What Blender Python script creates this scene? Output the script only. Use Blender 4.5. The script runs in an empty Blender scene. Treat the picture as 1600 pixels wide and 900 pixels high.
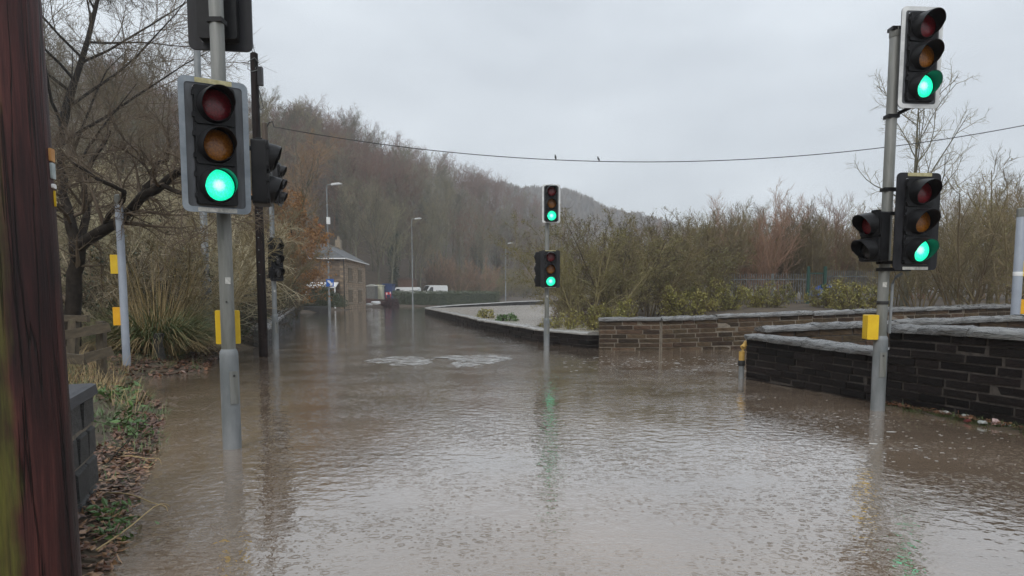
import bpy, math, random
import numpy as np
from mathutils import Vector, Matrix
R = math.radians
SC = bpy.context.scene
COL = SC.collection
random.seed(7)

# ------------------------------------------------------------------ camera
F = 1150.0; CH = 1.4; HZ = 463.0; PPY = 573.0
TH = math.atan((PPY - HZ) / F)
cam = bpy.data.cameras.new('camera'); camo = bpy.data.objects.new('camera', cam); COL.objects.link(camo)
camo.location = (0, 0, CH); camo.rotation_euler = (R(90) - TH, 0, 0)
cam.sensor_width = 36.0; cam.lens = F / 1600 * 36.0; cam.shift_y = (PPY - 450) / 1600.0
cam.clip_start = 0.05; cam.clip_end = 4000
SC.camera = camo

# ------------------------------------------------------------------ world, sun, exposure
SUN_EL, SUN_AZ = R(42), R(200)
w = bpy.data.worlds.new('World'); SC.world = w; w.use_nodes = True
nt = w.node_tree; nt.nodes.clear()
out = nt.nodes.new('ShaderNodeOutputWorld'); bg = nt.nodes.new('ShaderNodeBackground')
sky = nt.nodes.new('ShaderNodeTexSky'); sky.sky_type = 'NISHITA'; sky.sun_disc = False
sky.sun_elevation = SUN_EL; sky.sun_rotation = SUN_AZ; sky.dust_density = 3.0
tc = nt.nodes.new('ShaderNodeTexCoord'); mp = nt.nodes.new('ShaderNodeMapping')
mp.inputs['Scale'].default_value = (1.0, 1.0, 2.6)
nz = nt.nodes.new('ShaderNodeTexNoise'); nz.inputs['Scale'].default_value = 2.8
nz.inputs['Detail'].default_value = 5; nz.inputs['Roughness'].default_value = 0.5
rp = nt.nodes.new('ShaderNodeValToRGB')
rp.color_ramp.elements[0].position = 0.32; rp.color_ramp.elements[0].color = (4.7, 5.1, 5.5, 1)
rp.color_ramp.elements[1].position = 0.72; rp.color_ramp.elements[1].color = (7.3, 7.8, 8.2, 1)
mx = nt.nodes.new('ShaderNodeMix'); mx.data_type = 'RGBA'; mx.inputs['Factor'].default_value = 0.90
nt.links.new(tc.outputs['Generated'], mp.inputs['Vector']); nt.links.new(mp.outputs['Vector'], nz.inputs['Vector'])
nt.links.new(nz.outputs['Fac'], rp.inputs['Fac'])
nt.links.new(sky.outputs['Color'], mx.inputs['A']); nt.links.new(rp.outputs['Color'], mx.inputs['B'])
# overcast sky: a little brighter overhead than at the horizon
sxy = nt.nodes.new('ShaderNodeSeparateXYZ'); nt.links.new(tc.outputs['Generated'], sxy.inputs[0])
ov_ = nt.nodes.new('ShaderNodeMapRange'); ov_.inputs['From Min'].default_value = .25; ov_.inputs['To Min'].default_value = 1.0; ov_.inputs['To Max'].default_value = 1.5
nt.links.new(sxy.outputs['Z'], ov_.inputs['Value'])
ml = nt.nodes.new('ShaderNodeVectorMath'); ml.operation = 'SCALE'; nt.links.new(mx.outputs['Result'], ml.inputs[0]); nt.links.new(ov_.outputs['Result'], ml.inputs['Scale'])
nt.links.new(ml.outputs['Vector'], bg.inputs['Color']); bg.inputs['Strength'].default_value = 0.128
nt.links.new(bg.outputs['Background'], out.inputs['Surface'])
sl = bpy.data.lights.new('sun', 'SUN'); sl.energy = 1.5; sl.angle = R(28); sl.color = (1.0, 0.97, 0.93)
so = bpy.data.objects.new('sun', sl); COL.objects.link(so)
so.rotation_euler = (R(90) - SUN_EL, 0, R(180) - SUN_AZ); so.location = (0, 0, 60)
SC.view_settings.view_transform = 'Standard'; SC.view_settings.look = 'None'
SC.view_settings.exposure = 0.1; SC.view_settings.gamma = 1.0; SC.view_settings.use_curve_mapping = False
SC.cycles.use_denoising = True; SC.cycles.use_adaptive_sampling = False
SC.cycles.max_bounces = 8; SC.cycles.diffuse_bounces = 3; SC.cycles.glossy_bounces = 4
SC.cycles.volume_bounces = 2; SC.cycles.caustics_reflective = False; SC.cycles.caustics_refractive = False

# ------------------------------------------------------------------ pixel -> place
def ray(px, py):
    u = (px - 800) / F; v = (PPY - py) / F
    return Vector((u, math.cos(TH) + v * math.sin(TH), -math.sin(TH) + v * math.cos(TH)))
def gp(px, py, z=0.0):
    d = ray(px, py); t = (z - CH) / d.z
    return Vector((d.x * t, d.y * t, z))
def at(px, py, Y):
    d = ray(px, py); t = Y / d.y
    return Vector((d.x * t, Y, CH + d.z * t))

# ------------------------------------------------------------------ materials
MATS = {}
def mat(name, c1, c2=None, scale=6.0, rough=0.7, bump=0.0, bscale=None, detail=5, c3=None, rnd=0.0,
        spec=0.5, metal=0.0, emit=None, estr=0.0, stretch=None, lo=0.35, hi=0.65, r2=None):
    if name in MATS: return MATS[name]
    m = bpy.data.materials.new(name); m.use_nodes = True
    n = m.node_tree.nodes; l = m.node_tree.links; b = n['Principled BSDF']
    b.inputs['Roughness'].default_value = rough; b.inputs['Metallic'].default_value = metal
    b.inputs['Specular IOR Level'].default_value = spec
    t = n.new('ShaderNodeTexCoord'); mpn = n.new('ShaderNodeMapping')
    l.new(t.outputs['Object'], mpn.inputs['Vector'])
    if stretch: mpn.inputs['Scale'].default_value = stretch
    ns = n.new('ShaderNodeTexNoise'); ns.inputs['Scale'].default_value = scale; ns.inputs['Detail'].default_value = detail
    ns.inputs['Roughness'].default_value = 0.6
    l.new(mpn.outputs['Vector'], ns.inputs['Vector'])
    cr = n.new('ShaderNodeValToRGB'); e = cr.color_ramp.elements
    e[0].position = lo; e[0].color = (*c1, 1); e[1].position = hi; e[1].color = (*(c2 or c1), 1)
    if c3:
        x = cr.color_ramp.elements.new(min(0.98, hi + 0.12)); x.color = (*c3, 1)
    l.new(ns.outputs['Fac'], cr.inputs['Fac'])
    col = cr.outputs['Color']
    if rnd > 0:
        oi = n.new('ShaderNodeObjectInfo'); hs = n.new('ShaderNodeHueSaturation')
        mr = n.new('ShaderNodeMapRange'); mr.inputs['To Min'].default_value = 1 - rnd; mr.inputs['To Max'].default_value = 1 + rnd
        l.new(oi.outputs['Random'], mr.inputs['Value']); l.new(mr.outputs['Result'], hs.inputs['Value'])
        ma = n.new('ShaderNodeMath'); ma.operation = 'MULTIPLY_ADD'; ma.inputs[1].default_value = 7.31; ma.inputs[2].default_value = 0.2
        fr = n.new('ShaderNodeMath'); fr.operation = 'FRACT'
        l.new(oi.outputs['Random'], ma.inputs[0]); l.new(ma.outputs[0], fr.inputs[0])
        m2 = n.new('ShaderNodeMapRange'); m2.inputs['To Min'].default_value = 0.485; m2.inputs['To Max'].default_value = 0.515
        l.new(fr.outputs[0], m2.inputs['Value']); l.new(m2.outputs['Result'], hs.inputs['Hue'])
        l.new(col, hs.inputs['Color']); col = hs.outputs['Color']
    l.new(col, b.inputs['Base Color'])
    if r2 is not None:
        mr = n.new('ShaderNodeMapRange'); mr.inputs['From Min'].default_value = .3; mr.inputs['From Max'].default_value = .7
        mr.inputs['To Min'].default_value = rough; mr.inputs['To Max'].default_value = r2
        l.new(ns.outputs['Fac'], mr.inputs['Value']); l.new(mr.outputs['Result'], b.inputs['Roughness'])
    if bump > 0:
        nb = n.new('ShaderNodeTexNoise'); nb.inputs['Scale'].default_value = bscale or scale * 4; nb.inputs['Detail'].default_value = 6
        l.new(mpn.outputs['Vector'], nb.inputs['Vector'])
        bp = n.new('ShaderNodeBump'); bp.inputs['Strength'].default_value = 1.0; bp.inputs['Distance'].default_value = bump
        l.new(nb.outputs['Fac'], bp.inputs['Height']); l.new(bp.outputs['Normal'], b.inputs['Normal'])
    if emit:
        b.inputs['Emission Color'].default_value = (*emit, 1); b.inputs['Emission Strength'].default_value = estr
    MATS[name] = m
    return m

galv = mat('galvanised_steel', (.13, .145, .15), (.22, .235, .245), scale=5, rough=.45, bump=.002, bscale=60, stretch=(1, 1, .4), c3=(.16, .17, .14), r2=.65, spec=.4)
galv_moss = mat('algae_streaked_steel', (.11, .115, .10), (.20, .205, .195), scale=4, rough=.5, bump=.002, bscale=60, stretch=(3, 3, .35), c3=(.13, .15, .08))
greypaint = mat('grey_blue_paint', (.26, .29, .34), (.31, .345, .40), scale=3, rough=.4, bump=.001)
blackp = mat('black_polycarbonate', (.006, .006, .007), (.012, .012, .013), scale=8, rough=.42, spec=.22, bump=.001, bscale=40)
boardm = mat('weathered_backing_board', (.035, .038, .042), (.075, .08, .09), scale=5, rough=.5, stretch=(3, 3, .5), bump=.001, c3=(.11, .115, .12))
board_dk = mat('black_backing_board', (.009, .009, .011), (.02, .02, .023), scale=5, rough=.45, spec=.25, stretch=(3, 3, .5), bump=.001)
borderm = mat('dirty_white_border', (.16, .19, .22), (.24, .275, .31), scale=7, rough=.45, bump=.001, c3=(.30, .32, .32))
border_wh = mat('clean_white_border', (.5, .52, .53), (.68, .7, .7), scale=7, rough=.4, bump=.001)
strip_y = mat('faded_yellow_strip', (.33, .30, .15), (.48, .44, .26), scale=20, rough=.6, bump=.001)
strip_w = mat('scratched_white_strip', (.3, .3, .28), (.55, .55, .52), scale=25, rough=.5, bump=.001)
lens_r = mat('red_lens', (.09, .003, .006), (.22, .008, .016), scale=60, rough=.12, bump=.004, bscale=70)
lens_a = mat('amber_lens', (.20, .07, .006), (.44, .16, .014), scale=60, rough=.12, bump=.004, bscale=70)
lens_g = mat('lit_green_lens', (.0, .25, .14), (.0, .3, .17), scale=40, rough=.2, emit=(.012, .86, .44), estr=1.2)
ln_ = lens_g.node_tree; tcl = ln_.nodes.new('ShaderNodeTexCoord'); vl = ln_.nodes.new('ShaderNodeVectorMath'); vl.operation = 'LENGTH'
ln_.links.new(tcl.outputs['Object'], vl.inputs[0]); crl = ln_.nodes.new('ShaderNodeValToRGB'); mrl = ln_.nodes.new('ShaderNodeMapRange'); mrl.inputs['From Max'].default_value = .145
ln_.links.new(vl.outputs['Value'], mrl.inputs['Value']); ln_.links.new(mrl.outputs['Result'], crl.inputs['Fac'])
cel = crl.color_ramp.elements; cel[0].position = .30; cel[0].color = (.55, 1.0, .80, 1); cel[1].position = .98; cel[1].color = (.004, .52, .27, 1)
x_ = cel.new(.48); x_.color = (.05, .90, .52, 1); x_ = cel.new(.80); x_.color = (.012, .80, .42, 1)
vv = ln_.nodes.new('ShaderNodeTexVoronoi'); vv.inputs['Scale'].default_value = 62; ln_.links.new(tcl.outputs['Object'], vv.inputs['Vector'])
mv = ln_.nodes.new('ShaderNodeMapRange'); mv.inputs['From Max'].default_value = .7; mv.inputs['To Min'].default_value = 1.9; mv.inputs['To Max'].default_value = 1.15; ln_.links.new(vv.outputs['Distance'], mv.inputs['Value'])
ln_.links.new(crl.outputs['Color'], ln_.nodes['Principled BSDF'].inputs['Emission Color']); ln_.links.new(mv.outputs['Result'], ln_.nodes['Principled BSDF'].inputs['Emission Strength'])
lens_d = mat('dark_lens', (.02, .02, .022), (.03, .03, .03), scale=40, rough=.15)
yellow = mat('yellow_plastic', (.66, .42, .008), (.74, .50, .015), scale=9, rough=.35, bump=.0006, c3=(.55, .36, .02))
yellow_o = mat('orange_yellow_plastic', (.70, .34, .008), (.76, .40, .01), scale=9, rough=.35, bump=.0006)
pole_wood = mat('creosoted_wood', (.016, .006, .007), (.085, .026, .019), scale=3.6, rough=.5, bump=.010, bscale=9, stretch=(5, 5, .30), c3=(.028, .010, .010), r2=.6, spec=.25, lo=.36, hi=.60)
pole_black = mat('black_tarred_wood', (.006, .005, .005), (.018, .011, .010), scale=4, rough=.6, spec=.12, bump=.008, bscale=9, stretch=(4, 4, .4))
pole_brown = mat('old_pole_wood', (.05, .035, .025), (.09, .065, .045), scale=4, rough=.7, bump=.008, bscale=9, stretch=(4, 4, .4))
fence_wood = mat('mossy_fence_wood', (.045, .036, .024), (.10, .078, .05), scale=5, rough=.85, bump=.006, bscale=14, stretch=(1, 1, 3), c3=(.06, .075, .03))
stone_dk = mat('dark_wet_gritstone', (.006, .005, .005), (.016, .012, .011), scale=6, rough=.6, bump=.012, bscale=16, rnd=.6, c3=(.030, .023, .019), spec=.12)
stone_br = mat('brown_gritstone', (.034, .022, .014), (.085, .057, .034), scale=4, rough=.65, bump=.014, bscale=14, rnd=.6, c3=(.14, .10, .052), spec=.2)
stone_gr = mat('grey_gritstone_block', (.020, .020, .021), (.060, .060, .058), scale=9, rough=.6, bump=.016, bscale=22, rnd=.3, c3=(.11, .11, .10), spec=.4)
mortar_l = mat('pale_mortar', (.12, .105, .085), (.21, .18, .14), scale=14, rough=.9, bump=.004, c3=(.07, .065, .05))
mortar_d = mat('dirty_mortar', (.024, .020, .017), (.062, .052, .044), scale=14, rough=.9, bump=.004)
cope_wet = mat('wet_coping_stone', (.020, .018, .016), (.12, .117, .11), scale=5, rough=.16, bump=.02, bscale=10, c3=(.06, .065, .035), rnd=.3, spec=.9, r2=.42)  # pale blotches in the colour stand in for highlights on the wet stone
cope_pale = mat('pale_wet_coping', (.22, .215, .2), (.34, .33, .31), scale=4, rough=.25, bump=.006, bscale=12, spec=.7)
slate_cope = mat('smooth_slate_coping', (.035, .037, .042), (.058, .06, .068), scale=4, rough=.5, spec=.3, bump=.003, bscale=40)
bark_g = mat('grey_green_bark', (.10, .095, .060), (.17, .16, .115), scale=6, rough=.9, bump=.01, rnd=.3, c3=(.05, .06, .03))
bark_d = mat('dark_wet_bark', (.012, .009, .007), (.032, .025, .019), scale=7, rough=.8, spec=.15, bump=.012, bscale=14, c3=(.05, .055, .03))
twig_r = mat('reddish_brown_twigs', (.19, .115, .070), (.27, .17, .11), scale=1.5, rough=.85, rnd=.35)
twig_hr = mat('hill_reddish_twigs', (.115, .064, .040), (.175, .102, .066), scale=1.5, rough=.85, rnd=.45)
twig_hg = mat('hill_olive_twigs', (.13, .115, .068), (.21, .185, .115), scale=1.5, rough=.85, rnd=.4)
twig_g = mat('grey_olive_twigs', (.135, .105, .052), (.215, .172, .09), scale=1.5, rough=.85, rnd=.3)
twig_d = mat('dark_brown_twigs', (.075, .052, .034), (.13, .095, .062), scale=1.5, rough=.8, rnd=.25)
twig_l = mat('lichened_twigs', (.30, .255, .165), (.45, .40, .27), scale=1.2, rough=.9, rnd=.2, c3=(.10, .07, .045))
leaf_ol = mat('olive_leaves', (.10, .10, .028), (.17, .145, .04), scale=1.3, rough=.6, c3=(.21, .15, .04), rnd=.2)
leaf_yl = mat('yellow_green_leaves', (.15, .15, .03), (.26, .22, .05), scale=1.6, rough=.55, c3=(.09, .10, .03))
leaf_or = mat('copper_leaves', (.22, .105, .032), (.33, .165, .045), scale=1.1, rough=.7, c3=(.19, .11, .045))
leaf_iv = mat('dark_ivy_leaves', (.018, .032, .014), (.04, .06, .026), scale=2, rough=.4, c3=(.06, .075, .035))
leaf_hd = mat('hedge_leaves', (.045, .062, .028), (.085, .105, .05), scale=1.6, rough=.5, c3=(.085, .095, .055))
leaf_gn = mat('fresh_green_leaves', (.045, .095, .022), (.08, .15, .035), scale=3, rough=.45)
leaf_br = mat('wet_fallen_leaves', (.075, .035, .022), (.16, .075, .04), scale=7, rough=.35, c3=(.24, .13, .05), detail=2)
leaf_tan = mat('tan_fallen_leaves', (.20, .11, .06), (.30, .17, .08), scale=7, rough=.4, c3=(.32, .20, .05), detail=2)
leaf_bg = mat('burgundy_leaves', (.035, .014, .018), (.07, .025, .03), scale=2, rough=.6)
straw = mat('straw_grass', (.27, .195, .085), (.42, .31, .15), scale=2, rough=.7)
blade_g = mat('green_grass_blades', (.07, .11, .035), (.13, .17, .06), scale=2.5, rough=.5, c3=(.22, .19, .08))
white_pt = mat('white_paint', (.68, .69, .69), (.76, .77, .77), scale=3, rough=.4)
glass_d = mat('dark_window_glass', (.012, .014, .016), (.02, .022, .025), scale=3, rough=.08, spec=.8)
blue_sgn = mat('blue_sign_face', (.01, .10, .42), (.012, .12, .48), scale=5, rough=.35)
cab_green = mat('grey_green_cabinet', (.11, .15, .14), (.15, .19, .18), scale=4, rough=.5, bump=.001)
fence_green = mat('dark_green_paint', (.010, .045, .035), (.016, .06, .046), scale=5, rough=.45)
fence_grey = mat('pale_fence_steel', (.08, .09, .09), (.13, .14, .14), scale=5, rough=.5)
rubber = mat('black_rubber', (.012, .012, .012), (.02, .02, .02), scale=9, rough=.7)
foam_m = mat('pale_foam', (.34, .33, .31), (.50, .49, .47), scale=5, rough=.6, bump=.01, bscale=30)

# ------------------------------------------------------------------ mesh helpers
def mesh_np(name, V, Q, smooth=True, tri=False):
    V = np.asarray(V, dtype=np.float32); Q = np.asarray(Q, dtype=np.int32); k = Q.shape[1]
    me = bpy.data.meshes.new(name)
    me.vertices.add(len(V)); me.vertices.foreach_set('co', V.ravel())
    me.loops.add(Q.size); me.loops.foreach_set('vertex_index', Q.ravel())
    me.polygons.add(len(Q)); me.polygons.foreach_set('loop_start', np.arange(0, Q.size, k, dtype=np.int32))
    me.polygons.foreach_set('loop_total', np.full(len(Q), k, dtype=np.int32))
    me.polygons.foreach_set('use_smooth', np.full(len(Q), smooth))
    me.update(calc_edges=True)
    return me

class MB:
    def __init__(s): s.v = []; s.f = []
    def add(s, vs, fs):
        o = len(s.v); s.v += [tuple(v) for v in vs]; s.f += [tuple(i + o for i in f) for f in fs]; return s
    def box(s, c, size, rz=0, rx=0, ry=0):
        x, y, z = [k / 2 for k in size]
        M = Matrix.Translation(Vector(c)) @ Matrix.Rotation(rz, 4, 'Z') @ Matrix.Rotation(rx, 4, 'X') @ Matrix.Rotation(ry, 4, 'Y')
        vs = [M @ Vector((a * x, b * y, d * z)) for a in (-1, 1) for b in (-1, 1) for d in (-1, 1)]
        return s.add(vs, [(0, 1, 3, 2), (4, 6, 7, 5), (0, 4, 5, 1), (2, 3, 7, 6), (0, 2, 6, 4), (1, 5, 7, 3)])
    def lathe(s, prof, n=20, c=(0, 0, 0)):
        vs = []
        for r, z in prof:
            for i in range(n):
                a = 2 * math.pi * i / n; vs.append((c[0] + r * math.cos(a), c[1] + r * math.sin(a), c[2] + z))
        fs = [(k * n + i, k * n + (i + 1) % n, (k + 1) * n + (i + 1) % n, (k + 1) * n + i) for k in range(len(prof) - 1) for i in range(n)]
        fs.append(tuple(range((len(prof) - 1) * n, len(prof) * n))); fs.append(tuple(range(n))[::-1])
        return s.add(vs, fs)
    def tube(s, pts, rad, n=8, cap=True):
        pts = [Vector(p) for p in pts]
        if not hasattr(rad, '__len__'): rad = [rad] * len(pts)
        vs = []
        for k, p in enumerate(pts):
            t = (pts[min(k + 1, len(pts) - 1)] - pts[max(k - 1, 0)]).normalized()
            ref = Vector((0, 0, 1)) if abs(t.z) < .9 else Vector((1, 0, 0))
            a = t.cross(ref).normalized(); b = t.cross(a)
            vs += [p + (a * math.cos(2 * math.pi * i / n) + b * math.sin(2 * math.pi * i / n)) * rad[k] for i in range(n)]
        fs = [(k * n + i, k * n + (i + 1) % n, (k + 1) * n + (i + 1) % n, (k + 1) * n + i) for k in range(len(pts) - 1) for i in range(n)]
        if cap: fs += [tuple(range(n))[::-1], tuple(range((len(pts) - 1) * n, len(pts) * n))]
        return s.add(vs, fs)
    def prism(s, poly, y0, y1):   # polygon in XZ pushed along Y
        n = len(poly)
        vs = [(x, y0, z) for x, z in poly] + [(x, y1, z) for x, z in poly]
        return s.add(vs, [tuple(range(n)), tuple(range(n, 2 * n))[::-1]] + [(i, i + n, (i + 1) % n + n, (i + 1) % n) for i in range(n)])
    def ring(s, po, pi, y0, y1):  # frame between two equal-count outlines
        n = len(po)
        vs = [(x, y0, z) for x, z in po] + [(x, y0, z) for x, z in pi] + [(x, y1, z) for x, z in po] + [(x, y1, z) for x, z in pi]
        fs = []
        for i in range(n):
            j = (i + 1) % n
            fs += [(i, j, n + j, n + i), (2 * n + i, 3 * n + i, 3 * n + j, 2 * n + j), (i, 2 * n + i, 2 * n + j, j), (n + i, n + j, 3 * n + j, 3 * n + i)]
        return s.add(vs, fs)
    def mesh(s, name, smooth=True, ang=35):
        me = bpy.data.meshes.new(name); me.from_pydata(s.v, [], s.f)
        bpy_fix(me)
        if smooth:
            me.polygons.foreach_set('use_smooth', [True] * len(me.polygons)); me.set_sharp_from_angle(angle=R(ang))
        me.update(); return me
    def build(s, name, m, parent=None, loc=(0, 0, 0), rz=0, smooth=True, ang=35, rot=None):
        return obj(name, s.mesh(name, smooth, ang), m, parent, loc, rz, rot)
import bmesh
def bpy_fix(me):
    b = bmesh.new(); b.from_mesh(me); bmesh.ops.recalc_face_normals(b, faces=b.faces); b.to_mesh(me); b.free()
def obj(name, me, m, parent=None, loc=(0, 0, 0), rz=0, rot=None):
    o = bpy.data.objects.new(name, me); COL.objects.link(o)
    if m is not None and len(me.materials) == 0: me.materials.append(m)
    o.location = loc; o.rotation_euler = rot if rot is not None else (0, 0, rz)
    if parent is not None: o.parent = parent
    return o
def tag(o, label=None, cat=None, group=None, kind=None):
    if label: o['label'] = label
    if cat: o['category'] = cat
    if group: o['group'] = group
    if kind: o['kind'] = kind
    return o
def thing(name, label, cat, loc=(0, 0, 0), rz=0, group=None):
    o = bpy.data.objects.new(name, None); COL.objects.link(o); o.empty_display_size = .2
    o.location = loc; o.rotation_euler = (0, 0, rz)
    return tag(o, label, cat, group)
def copy_thing(root, label=None):
    c = root.copy(); COL.objects.link(c)
    for ch in list(root.children):
        d = ch.copy(); COL.objects.link(d); d.parent = c
        for g in list(ch.children):
            e = g.copy(); COL.objects.link(e); e.parent = d
    if label: c['label'] = label
    return c
def rrect(w, h, r, n=4):
    p = []
    for cx, cz, a0 in ((w / 2 - r, h / 2 - r, 0), (-w / 2 + r, h / 2 - r, 90), (-w / 2 + r, -h / 2 + r, 180), (w / 2 - r, -h / 2 + r, 270)):
        for i in range(n + 1):
            a = R(a0 + 90 * i / n); p.append((cx + r * math.cos(a), cz + r * math.sin(a)))
    return p

# ------------------------------------------------------------------ terrain
def sdist(x, y, pts):
    """signed distance to a polyline, positive on its left"""
    best = np.full(x.shape, 1e9); sg = np.zeros(x.shape)
    for (x0, y0), (x1, y1) in zip(pts[:-1], pts[1:]):
        dx, dy = x1 - x0, y1 - y0; L2 = dx * dx + dy * dy
        t = np.clip(((x - x0) * dx + (y - y0) * dy) / L2, 0, 1)
        qx, qy = x - x0 - t * dx, y - y0 - t * dy
        d = np.hypot(qx, qy); c = dx * (y - y0) - dy * (x - x0)
        m = d < best - 1e-9; best = np.where(m, d, best); sg = np.where(m, np.sign(c), sg)
    return best * sg
LEFT = [(-1.55, -30), (-1.75, 2.0), (-2.10, 3.7), (-2.60, 4.9), (-3.45, 7.1), (-4.35, 9.1), (-5.6, 10.9), (-6.3, 12.2), (-5.75, 13.7),
        (-6.6, 16.2), (-7.1, 18.6), (-7.0, 20.2), (-17.3, 60.5), (-17.0, 77), (-18.6, 92), (-16, 97), (-8, 108), (8, 126), (60, 200), (120, 300)]
FOOT = [(-11, -30), (-11.5, 14), (-13.5, 24), (-22, 46), (-30, 70), (-28, 90), (-15, 116), (-5, 140), (14, 205), (60, 330), (120, 480)]
RIGHT = [(14, 230), (9, 110), (3.2, 62), (2.5, 25), (2.75, 20.15), (4.4, 20.0), (9, 20.7), (30, 25), (200, 60)]
def ground_h(x, y):
    s = sdist(x, y, LEFT); n = np.sin(x * 2.3 + np.sin(y * 1.7)) * np.cos(y * 2.9 + x) * .5 + np.sin(x * .7 + y * .9) * .5
    z = np.where(s < 0, np.maximum(-.35, .30 * s), np.where(s < 1.2, .20 * s, .24 + .05 * (s - 1.2)))
    z = z + np.where(s > .15, .035 * n * np.clip(s, 0, 1), 0)
    h = sdist(x, y, FOOT); hm_ = np.interp(y, [50, 60, 130, 200, 300, 345, 430], [22, 26, 40, 54, 55, 52, 8]); hh = np.clip(h, 0, None); hh = np.where(hh > hm_ - 8, hm_ - 8 + 16 * (1 - np.exp(-(hh - hm_ + 8) / 16)), hh); hh = np.clip(hh, 0, hm_ + 8)
    z = z + np.where(h > 0, .66 * hh * hh / (hh + 5) + .8 * np.sin(x * .11) * np.cos(y * .13) * np.clip(h / 20, 0, 1), 0)
    r = sdist(x, y, RIGHT)
    zr = np.where(r > 0, .30 + .10 * np.clip(r, 0, 6) + .02 * np.clip(r - 6, 0, 60) + .04 * n, -1)
    z = np.maximum(z, np.where(r > .1, zr, -.35))
    # strip at the foot of the near right wall and the land behind that wall
    c = sdist(x, y, WALLC)
    z = np.maximum(z, np.where((c < -.50) & (y < 12.0) & (y > -5), .35, -.35))
    z = np.maximum(z, np.where((c >= 0) & (c < .30) & (y < 9.3) & (y > 3), .03 - .10 * np.clip(c - .12, 0, 1), -.35))
    return z
WALLC = [(3.97, 12.45), (4.85, 9.52), (5.36, 7.70), (6.1, 5.2), (7.6, 0.0), (9.5, -6)]
WALLC = WALLC[::-1]        # walking away from the camera: road on the left, land on the right
def axis(parts):
    a = [parts[0][0]]
    for lo, hi, st in parts:
        n = max(1, int(round((hi - lo) / st))); a += list(lo + (hi - lo) * (np.arange(n) + 1) / n)
    return np.array(a)
XS = axis([(-620, -140, 16), (-140, -50, 4), (-50, -14, 1.0), (-14, 8, .22), (8, 20, .8), (20, 60, 3), (60, 620, 20)])
YS = axis([(-60, -2, 4), (-2, 24, .22), (24, 60, 1.0), (60, 150, 2.5), (150, 320, 6), (320, 640, 16)])
gx, gy = np.meshgrid(XS, YS)
gz = ground_h(gx, gy)
def grid_mesh(name, gx, gy, gz):
    ny, nx = gx.shape
    V = np.stack([gx.ravel(), gy.ravel(), gz.ravel()], 1)
    i = (np.arange(ny - 1)[:, None] * nx + np.arange(nx - 1)[None, :]).ravel()
    return mesh_np(name, V, np.stack([i, i + 1, i + nx + 1, i + nx], 1))
ground_m = mat('leaf_litter_ground', (.035, .025, .015), (.075, .052, .03), scale=1.7, rough=.9, bump=.03, bscale=9, c3=(.045, .055, .022), detail=8)
tag(obj('ground', grid_mesh('ground', gx, gy, gz), ground_m), kind='structure')
def gz_at(x, y): return float(ground_h(np.array([float(x)]), np.array([float(y)]))[0])

# far hill
hx, hy = np.meshgrid(np.linspace(-800, 800, 161), np.linspace(344, 880, 61))
RID = [(-600, 176), (-310, 160), (-261, 141), (-222, 122), (-148, 110), (-104, 92), (-26, 74), (13, 68), (50, 58), (87, 50), (130, 40), (200, 26), (330, 12), (600, 8)]
def far_h(x, y):
    x = x / 1.35; y = y / 1.35
    rid = np.interp(x, [p[0] for p in RID], [p[1] for p in RID])
    t = np.clip((y - 260) / 240, 0, 1); t = t * t * (3 - 2 * t)
    return -2 + 1.35 * rid * t * (1 + .05 * np.sin(x * .045) + .03 * np.sin(x * .13 + y * .02)) - np.clip(y - 520, 0, 200) * .15
hz_ = far_h(hx, hy)
hill_m = mat('moorland_hillside', (.045, .038, .026), (.085, .072, .045), scale=.02, rough=.95, bump=.5, bscale=.2, c3=(.06, .065, .03))
tag(obj('far_hill', grid_mesh('far_hill', hx, hy, hz_), hill_m), kind='structure')

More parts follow.
